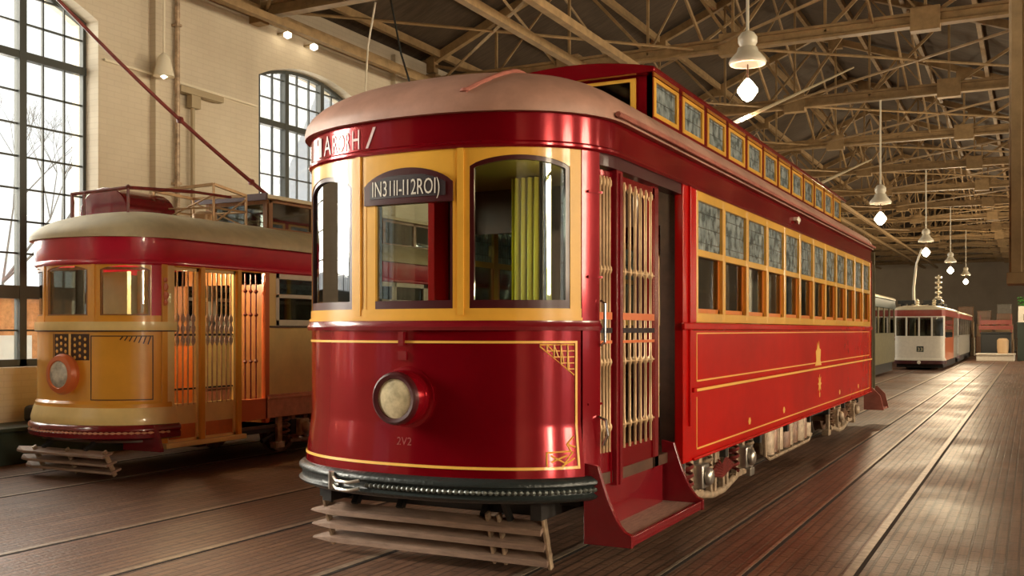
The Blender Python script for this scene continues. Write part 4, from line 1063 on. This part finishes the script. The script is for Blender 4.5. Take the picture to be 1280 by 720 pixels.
for y in TY_:
    for xs, xe in ((-12.2,1.8),(1.8,12.2)):
        if xs > 0 and y > 40: continue
        ridge = -5.8 if xs < 0 else 7.0
        ch = MB(); ch.box(xs,xe,y-.10,y+.10,7.17,7.22); ch.box(xs,xe,y-.10,y+.10,7.37,7.42); ch.box(xs,xe,y-.02,y+.02,7.2,7.4)
        for a_, b_ in ((xs,ridge),(ridge,xe)): ch.bar((a_,y,roofz(a_)-.16),(b_,y,roofz(b_)-.16),.14,.18)
        for k in range(int((xe-xs)/1.9)+1):
            pass
        t_ = trim(ch, label='tan steel roof truss spanning the hall', org=(xs,y,7.2))
        nn = 8; wb_ = MB(); gs = MB()
        for k in range(nn+1):
            x = xs+(xe-xs)*k/nn; zt_ = roofz(x)-.2
            if 0 < k < nn: wb_.bar((x,y,7.3),(x,y,zt_),.05,.05)
            if k < nn:
                x2 = xs+(xe-xs)*(k+1)/nn; z2 = roofz(x2)-.2
                if x < ridge-.1: wb_.bar((x,y,zt_),(x2,y,7.3),.05,.06)
                else: wb_.bar((x,y,7.3),(x2,y,z2),.05,.06)
                if k % 2 == 1: wb_.bar((x,y,7.3) if x < ridge-.1 else (x,y,zt_),(x2,y,z2) if x < ridge-.1 else (x2,y,7.3),.035,.035)
            if k % 2 == 0:
                gs.box(x-.25,x+.25,y-.115,y+.115,7.08,7.5); gs.box(x-.2,x+.2,y-.09,y+.09,zt_-.2,zt_+.1)
        build(wb_, 'truss_web', M['truss'], t_); build(gs, 'gusset_plates', M['truss'], t_)
# columns between the two naves, purlins, bracing
for i, y in enumerate(TY_):
    if y > 60: break
    if y < 5: continue
    m_ = MB(); m_.box(1.70,1.92,y-.11,y+.11,0,7.9); m_.box(1.62,2.0,y-.2,y+.2,0,.12)
    build(m_, 'column_%d' % (i+1), M['truss'], None, (1.8,y,0), kind='structure')
for x in (-11.9,-10.4,-8.7,-7.2,-5.8,-4.3,-2.7,-1.1,2.1,5,8,11):
    m_ = MB(); z = roofz(x)-.05; m_.box(x-.05,x+.05,YF_,YK,z-.16,z); trim(m_, label='tan roof purlin running the length of the hall')
for x, z, r in ((-7.1,7.0,.07),(-8.06,7.0,.07),(-11.6,7.05,.06),(-12.05,7.28,.09)):
    m_ = MB(); m_.box(x-r,x+r,YF_,YK,z-r,z+r); trim(m_, label='long tan runner beam hung under the trusses')
for i, y in enumerate(TY_[1:-1]):
    m_ = MB(); y2 = TY_[i+2]
    for xa, xb in ((-11.9,-6.0),(-5.6,1.4)):
        m_.tube([(xa,y,7.3),(xb,y2,7.3)], .03, 5); m_.tube([(xb,y,7.3),(xa,y2,7.3)], .03, 5)
    m_.tube([(-5.8,y,10.2),(-5.8,y2,7.4)], .035, 5); m_.tube([(-5.8,y,7.4),(-5.8,y2,10.2)], .035, 5)
    for x in (-9,-2.6): m_.tube([(x,y,roofz(x)-.3),(x,y2,7.35)], .03, 5)
    trim(m_, label='crossed sway rods between two trusses')
# pilasters and pipes on the left wall
for k, yc in enumerate(WC[:-1]):
    y = yc+WWD/2+1.22
    m_ = MB(); m_.box(XL,XL+.12,y-.24,y+.24,0,7.6); p_ = trim(m_, 'wall_y', 'shallow painted brick pilaster between two windows')
y0 = 11.72
m_ = MB(); m_.tube([(-12.0,y0,0),(-12.0,y0,7.3)], .04, 8)
for z in (1.5,4.0,6.5): m_.box(-12.2,-11.95,y0-.05,y0+.05,z,z+.04)
tag(build(m_, 'wall_pipe', M['iron_tan'], None, (-12.0,y0,0), smooth=True), 'brown vertical pipe beside the brick pilaster, full wall height', 'pipe')
m_ = MB(); m_.tube([(-12.1,12.15,0),(-12.1,12.15,5.5)], .035, 8); m_.box(-12.13,-12.0,11.80,12.75,5.50,5.60); m_.box(-12.13,-12.02,12.05,12.25,5.3,5.52)
tag(build(m_, 'bracket_post', M['pipe'], None, (-12.1,12.15,0)), 'slim wall post with a flat bracket on top, right of the full height pipe', 'post')
m_ = MB(); m_.tube([(-12.165,10.45,5.70),(-12.165,13.75,5.66)], .022, 6); tag(build(m_, 'conduit', M['enamel'], None, (-12.17,12,5.64)), 'pale thin conduit running along the brick wall between the arched windows', 'conduit')
m_ = MB(); m_.tube([(-11.85,11.3,5.95),(-11.85,11.3,7.3)], .018, 6)
wl = thing('hanging_lamp', 'cream flared lamp shade hanging in front of the left wall pilaster', 'lamp', (-11.85,11.3,5.6))
build(m_, 'lamp_rod', M['enamel'], wl); m_ = MB(); m_.lathe([(.16,0),(.10,.26),(.07,.32),(.03,.36),(.0,.37)], (-11.85,11.3,5.6), 'z', 20); build(m_, 'lamp_shade', M['enamel'], wl, smooth=True)
m_ = MB(); m_.lathe([(.0,-.06),(.05,-.02),(.05,.04),(.02,.1)], (-11.85,11.3,5.62), 'z', 12); build(m_, 'lamp_bulb', M['bulb'], wl, smooth=True)
for y, z, lab in ((14.35,7.05,'small round lamp high on the wall, nearer the tall left window'),(15.1,7.02,'small round lamp high on the wall, above the second arched window')):
    w_ = thing('wall_lamp', lab, 'lamp', (-12.0,y,z), 'small round wall lamps'); m_ = MB(); m_.box(-12.2,-11.98,y-.03,y+.03,z+.02,z+.06); build(m_, 'lamp_bracket', M['pipe'], w_)
    m_ = MB(); m_.lathe([(.0,-.07),(.07,-.03),(.07,.03),(.0,.07)], (-11.98,y,z), 'z', 12); build(m_, 'lamp_globe', M['bulb'], w_, smooth=True)
# dark trough by the left wall, black case on it
m_ = MB(); m_.box(-12.15,-11.45,3.0,11.2,0,.42); m_.box(-12.18,-11.40,3.0,11.2,.42,.47); tag(build(m_, 'low_bench', M['darkgreen'], None, (-11.8,7,0), bevel=.01), 'dark green low bench along the wall under the tall left window', 'bench')
cs = thing('equipment_case', 'black rounded case lying on the dark green bench beside the ochre streetcar', 'case', (-11.75,9.2,.47))
m_ = MB(); m_.box(-11.98,-11.55,8.95,9.45,.47,.70); build(m_, 'case_body', M['black'], cs, bevel=.06, seg=3); m_ = MB(); m_.tube([(-11.76,9.05,.70),(-11.76,9.1,.75),(-11.76,9.3,.75),(-11.76,9.35,.70)], .014, 6); build(m_, 'case_handle', M['steel'], cs)
# pendant lamps
def pendant(x, y, z, label):
    L_ = thing('pendant_lamp', label, 'lamp', (x,y,z), 'enamel pendant lamps down the hall')
    m_ = MB(); m_.tube([(x,y,z+.36),(x,y,7.2)], .022, 8); build(m_, 'lamp_rod', M['enamel'], L_, smooth=True)
    m_ = MB(); m_.lathe([(.24,-.03),(.255,.0),(.24,.04),(.17,.12),(.15,.14),(.13,.2),(.10,.21),(.13,.27),(.13,.34),(.09,.40),(.03,.43),(.0,.44)], (x,y,z), 'z', 28); build(m_, 'lamp_shade', M['enamel'], L_, smooth=True, angle=60)
    m_ = MB(); m_.lathe([(.23,-.025),(.12,.06),(.0,.09)], (x,y,z), 'z', 28); build(m_, 'shade_lining', M['enamel'], L_, smooth=True)
    m_ = MB(); m_.tube([(x,y,z+.05),(x,y,z-.24)], .012, 6); build(m_, 'lamp_stem', M['iron_brown'], L_)
    m_ = MB(); m_.lathe([(.02,-.22),(.06,-.26),(.135,-.36),(.14,-.40),(.07,-.50),(.0,-.54)], (x,y,z), 'z', 20); build(m_, 'lamp_bulb', M['bulb'], L_, smooth=True)
    return L_
PL = [(-3.45,13.7,5.36,'nearest pendant lamp with lit bulb, hanging high above the red streetcar roof'),
      (-3.2,25.3,4.74,'second pendant lamp of the row, on a long rod past the red streetcar'),
      (-3.2,36.9,4.74,'third pendant lamp of the row, above the small white tram'),
      (-3.2,48.5,4.74,'fourth pendant lamp of the row, small and just right of the third'),
      (-3.2,60.1,4.74,'farthest pendant lamp of the row in the depth of the hall')]
for a_ in PL: pendant(*a_)
# timber clad duct hanging at the right edge
m_ = MB(); m_.box(-.14,.16,7.75,8.05,2.05,7.17); m_.box(-.155,.175,7.735,8.065,5.35,5.45); m_.box(-.13,-.06,7.74,7.75,2.05,7.1); m_.box(-.155,.175,7.735,8.065,2.02,2.10)
tag(build(m_, 'hanging_duct', M['truss'], None, (.05,7.9,2.05), bevel=.008), 'tan boxed duct hanging from the roof truss at the right edge', 'duct')
# loose cables on the left
for pts, lab in (([(-9.6,13.7,7.1),(-9.75,13.7,6.4),(-9.8,13.7,5.7),(-9.7,13.7,5.3)],'pale cable hanging from the nearest truss left of the red streetcar roof'),
                 ([(-9.3,13.7,7.1),(-9.1,13.7,6.2),(-8.7,13.6,5.2),(-8.5,13.5,4.9)],'dark cable hanging from the nearest truss just above the red streetcar roof')):
    m_ = MB(); m_.tube(pts, .018, 6); tag(build(m_, 'hanging_cable', M['enamel' if 'pale' in lab else 'black'], None, pts[0], smooth=True), lab, 'cable')
# far end clutter
m_ = MB(); m_.box(-2.75,-.85,61.5,64.5,.0,.34); m_.box(-2.8,-.8,61.45,64.55,.34,.40); tag(build(m_, 'loading_platform', M['white'], None, (-1.8,63,0), bevel=.03), 'low white platform across the far end of the aisle', 'platform')
RW = thing('freight_cart', 'dark cart with red top boards standing behind the low white platform', 'cart', (-1.9,67,0))
m_ = MB(); m_.box(-2.7,-1.1,66,68.5,.3,1.5); m_.box(-2.75,-1.05,65.9,68.6,1.5,1.6); build(m_, 'cart_body', M['black'], RW, bevel=.02)
m_ = MB(); m_.box(-2.8,-1.0,65.8,68.6,1.75,1.98); m_.box(-2.7,-1.1,65.9,66.0,2.05,2.3); 
for x in (-2.75,-1.1): m_.box(x,x+.06,65.9,65.96,1.55,2.6)
build(m_, 'cart_rail', M['rust_red'], RW)
for x in (-2.5,-1.3): build(wheel_mb(x,66.6,.3,1 if x > -2 else -1), 'wheel', M['black'], RW, smooth=True)
m_ = MB()
for k in range(7):
    x = -2.6+k*.22; m_.lathe([(.09,0),(.11,.15),(.05,.2),(.0,.22)], (x,66.2,2.0+.05*(k%2)), 'z', 10)
build(m_, 'cart_load', M['rust_red'], RW, smooth=True)
m_ = MB(); m_.lathe([(.26,0),(.30,.3),(.30,.75),(.2,.85),(.0,.86)], (-1.45,62.9,.40), 'z', 16); tag(build(m_, 'sack', M['box_tan'], None, (-1.45,62.9,.40), smooth=True), 'tan sack standing on the low white platform', 'sack')
KB = thing('notice_cabinet', 'dark cabinet with white notice panel and plant at the far right', 'cabinet', (-.4,63,0))
m_ = MB(); m_.box(-.72,-.02,62.8,63.3,0,2.1); m_.box(-.75,.01,62.77,63.33,2.05,2.15); build(m_, 'cabinet_body', M['darkgreen'], KB, bevel=.01)
m_ = MB(); m_.box(-.68,-.06,62.76,62.84,2.15,3.05); build(m_, 'notice_panel', M['white'], KB); m_ = MB(); m_.box(-.42,-.3,62.74,62.76,2.25,2.6); build(m_, 'notice_mark', M['grey'], KB)
m_ = MB(); rr = random.Random(2)
for k in range(60):
    a = rr.random()*2*PI; r = rr.random()*.32; p = (-.37+r*math.cos(a),63+r*.5*math.sin(a),3.05+rr.random()*.5); m_.lathe([(.0,-.05),(.07,0),(.0,.05)], p, 'z', 5)
build(m_, 'potted_plant', M['plant'], KB)
# stacked stores at the far end behind the trams
rr = random.Random(7)
for k in range(12):
    x = -10.7+(k%4)*1.35+rr.random()*.1; y = 70+(k//4)*3+rr.random(); h = .9+rr.random()*1.6; w = .45+rr.random()*.25
    m_ = MB(); m_.box(x-w,x+w,y-.5,y+.5,0,h); m_.box(x-w-.03,x+w+.03,y-.53,y+.53,h*.48,h*.54); m_.box(x-w-.03,x+w+.03,y-.53,y+.53,h-.06,h+.02)
    tag(build(m_, 'storage_crate', M[('box_tan','wood','cream','rust_red')[(k+k//4)%4]], None, (x,y,0), bevel=.01), 'wooden storage crate in the dim clutter at the far end of the hall', 'crate', 'crates at the far end')
for (x, y, w, hs, mt) in ((-.35,72,.5,(1.2,.9,.8),'wood'),(-1.6,73.5,.55,(1.1,1.0,.7,.6),'box_tan'),(-2.8,74,.5,(1.3,.8,.9),'wood'),(-4.0,75,.55,(1.2,1.1,1.0),'cream')):
    z = 0
    for j, h in enumerate(hs):
        w2 = w-.05*j; m_ = MB(); m_.box(x-w2,x+w2,y-.45,y+.45,z,z+h); m_.box(x-w2-.03,x+w2+.03,y-.48,y+.48,z+h*.45,z+h*.52); m_.box(x-w2-.03,x+w2+.03,y-.48,y+.48,z+h-.06,z+h)
        tag(build(m_, 'storage_crate', M[(mt,'box_tan','wood','grey')[j%4]], None, (x,y,z), bevel=.01), 'crate in a tall stack at the far end, behind the cart with red boards', 'crate', 'stacked crates behind the cart'); z += h+.001
# outside
m_ = MB(); m_.box(-60,-12.75,-30,120,-.3,-.05); build(m_, 'ground_outside', M['asphalt'], None, (0,0,0), kind='structure')
BD = thing('outbuilding', 'low orange brick building seen outside through the left window', 'building', (-19,8,0))
m_ = MB(); m_.box(-21,-18.2,-2,40,-.05,2.35); build(m_, 'brick_wall', M['out_brick'], BD); m_ = MB(); m_.box(-21.2,-18.0,-2.2,40.2,2.35,2.45); build(m_, 'flat_roof', M['out_pale'], BD)
m_ = MB()
for k in range(20): m_.box(-18.25,-18.17,-1+k*2,-.2+k*2,.6,1.6)
build(m_, 'shutter', M['out_pale'], BD)
for k, (x, y, h) in enumerate(((-24,4,9),(-25,12,10),(-23.5,17,8),(-26,25,10))):
    m_ = MB(); r_ = random.Random(k)
    def br(p, d, L, r, n):
        q = p+d*L; m_.tube([p, q], r, 4, r*.6)
        if n:
            for _ in range(3):
                dd = (d+Vector((r_.uniform(-.7,.7),r_.uniform(-.7,.7),r_.uniform(-.1,.5)))).normalized(); br(q, dd, L*.66, r*.55, n-1)
    br(Vector((x,y,-.1)), Vector((0,0,1)), h*.38, .07, 5)
    tag(build(m_, 'bare_tree', M['bark'], None, (x,y,-.1)), 'pale bare tree faintly seen outside the arched window', 'tree', 'bare trees outside')

# ------------------------------------------------------------ light, world, camera
W = bpy.data.worlds.new('World'); SC.world = W; W.use_nodes = True
bg = W.node_tree.nodes['Background']; bg.inputs[0].default_value = (1,.98,.95,1); bg.inputs[1].default_value = 1.5
def area(name, loc, rot, sx, sy, power, col):
    l = bpy.data.lights.new(name, 'AREA'); l.shape = 'RECTANGLE'; l.size = sx; l.size_y = sy; l.energy = power; l.color = col
    o = bpy.data.objects.new(name, l); COL.objects.link(o); o.location = loc; o.rotation_euler = rot; return o
WARM = (1,.80,.56); DAY = (1,.90,.76)
for i, yc in enumerate(WC[1:9]): area('window_daylight_fill', (-14.2,yc,5.0), (0,-PI/2+.45,0), 5.0, 3.1, 4200 if i == 0 else 600, DAY)
for yc in WC[1:13]: area('window_daylight_fill', (14.2,yc,5.0), (0,PI/2-.40,0), 5.0, 3.1, 2000, WARM)  # lamps added behind the unseen right windows to brighten side and floor
for a_, b_ in DR:  # fill lamps added at the unseen front doors, meant for the ochre tram
    area('door_fill', ((a_+b_)/2,YF_-.5,2.8), (PI/2,0,0), b_-a_, 1.2, 2700 if a_ < 0 else 400, WARM)
    area('transom_fill', ((a_+b_)/2,YF_-.5,4.8), (PI/2-.2,0,0), b_-a_, 1.8, 1000 if a_ < 0 else 200, WARM)
for x, y, z, _ in PL:
    l = bpy.data.lights.new('pendant_light', 'POINT'); l.energy = 300 if y < 40 else 650; l.color = (1,.78,.5); l.shadow_soft_size = .14
    o = bpy.data.objects.new('pendant_light', l); COL.objects.link(o); o.location = (x,y,z-.75)
for loc, e in (((RC.cx+.75,7.0,2.78),10),((-9.5,9.4,2.42),60)):  # point lights added inside both vestibules as fill
    l = bpy.data.lights.new('vestibule_fill', 'POINT'); l.energy = e; l.color = (1,.74,.42); l.shadow_soft_size = .06
    o = bpy.data.objects.new('vestibule_fill', l); COL.objects.link(o); o.location = loc
area('window_daylight_fill', (14.2,WC[0],5.0), (0,PI/2-.40,0), 5.0, 3.1, 4200, WARM)  # extra lamp at an unseen window, added to brighten the red apron
cam = bpy.data.cameras.new('camera'); co = bpy.data.objects.new('camera', cam); COL.objects.link(co); SC.camera = co
cam.sensor_width = 36; cam.lens = 36*1259/1280; cam.shift_y = 53/1280; cam.clip_start = .05; cam.clip_end = 300
co.location = (0,0,1.7); co.rotation_euler = (PI/2, 0, math.radians(27.3))
vs = SC.view_settings; vs.view_transform = 'Standard'; vs.look = 'None'; vs.gamma = 1; vs.exposure = .06; vs.use_curve_mapping = False
cy = SC.cycles; cy.use_denoising = True; cy.max_bounces = 8; cy.transparent_max_bounces = 24; cy.sample_clamp_indirect = 6; cy.caustics_reflective = False; cy.caustics_refractive = False
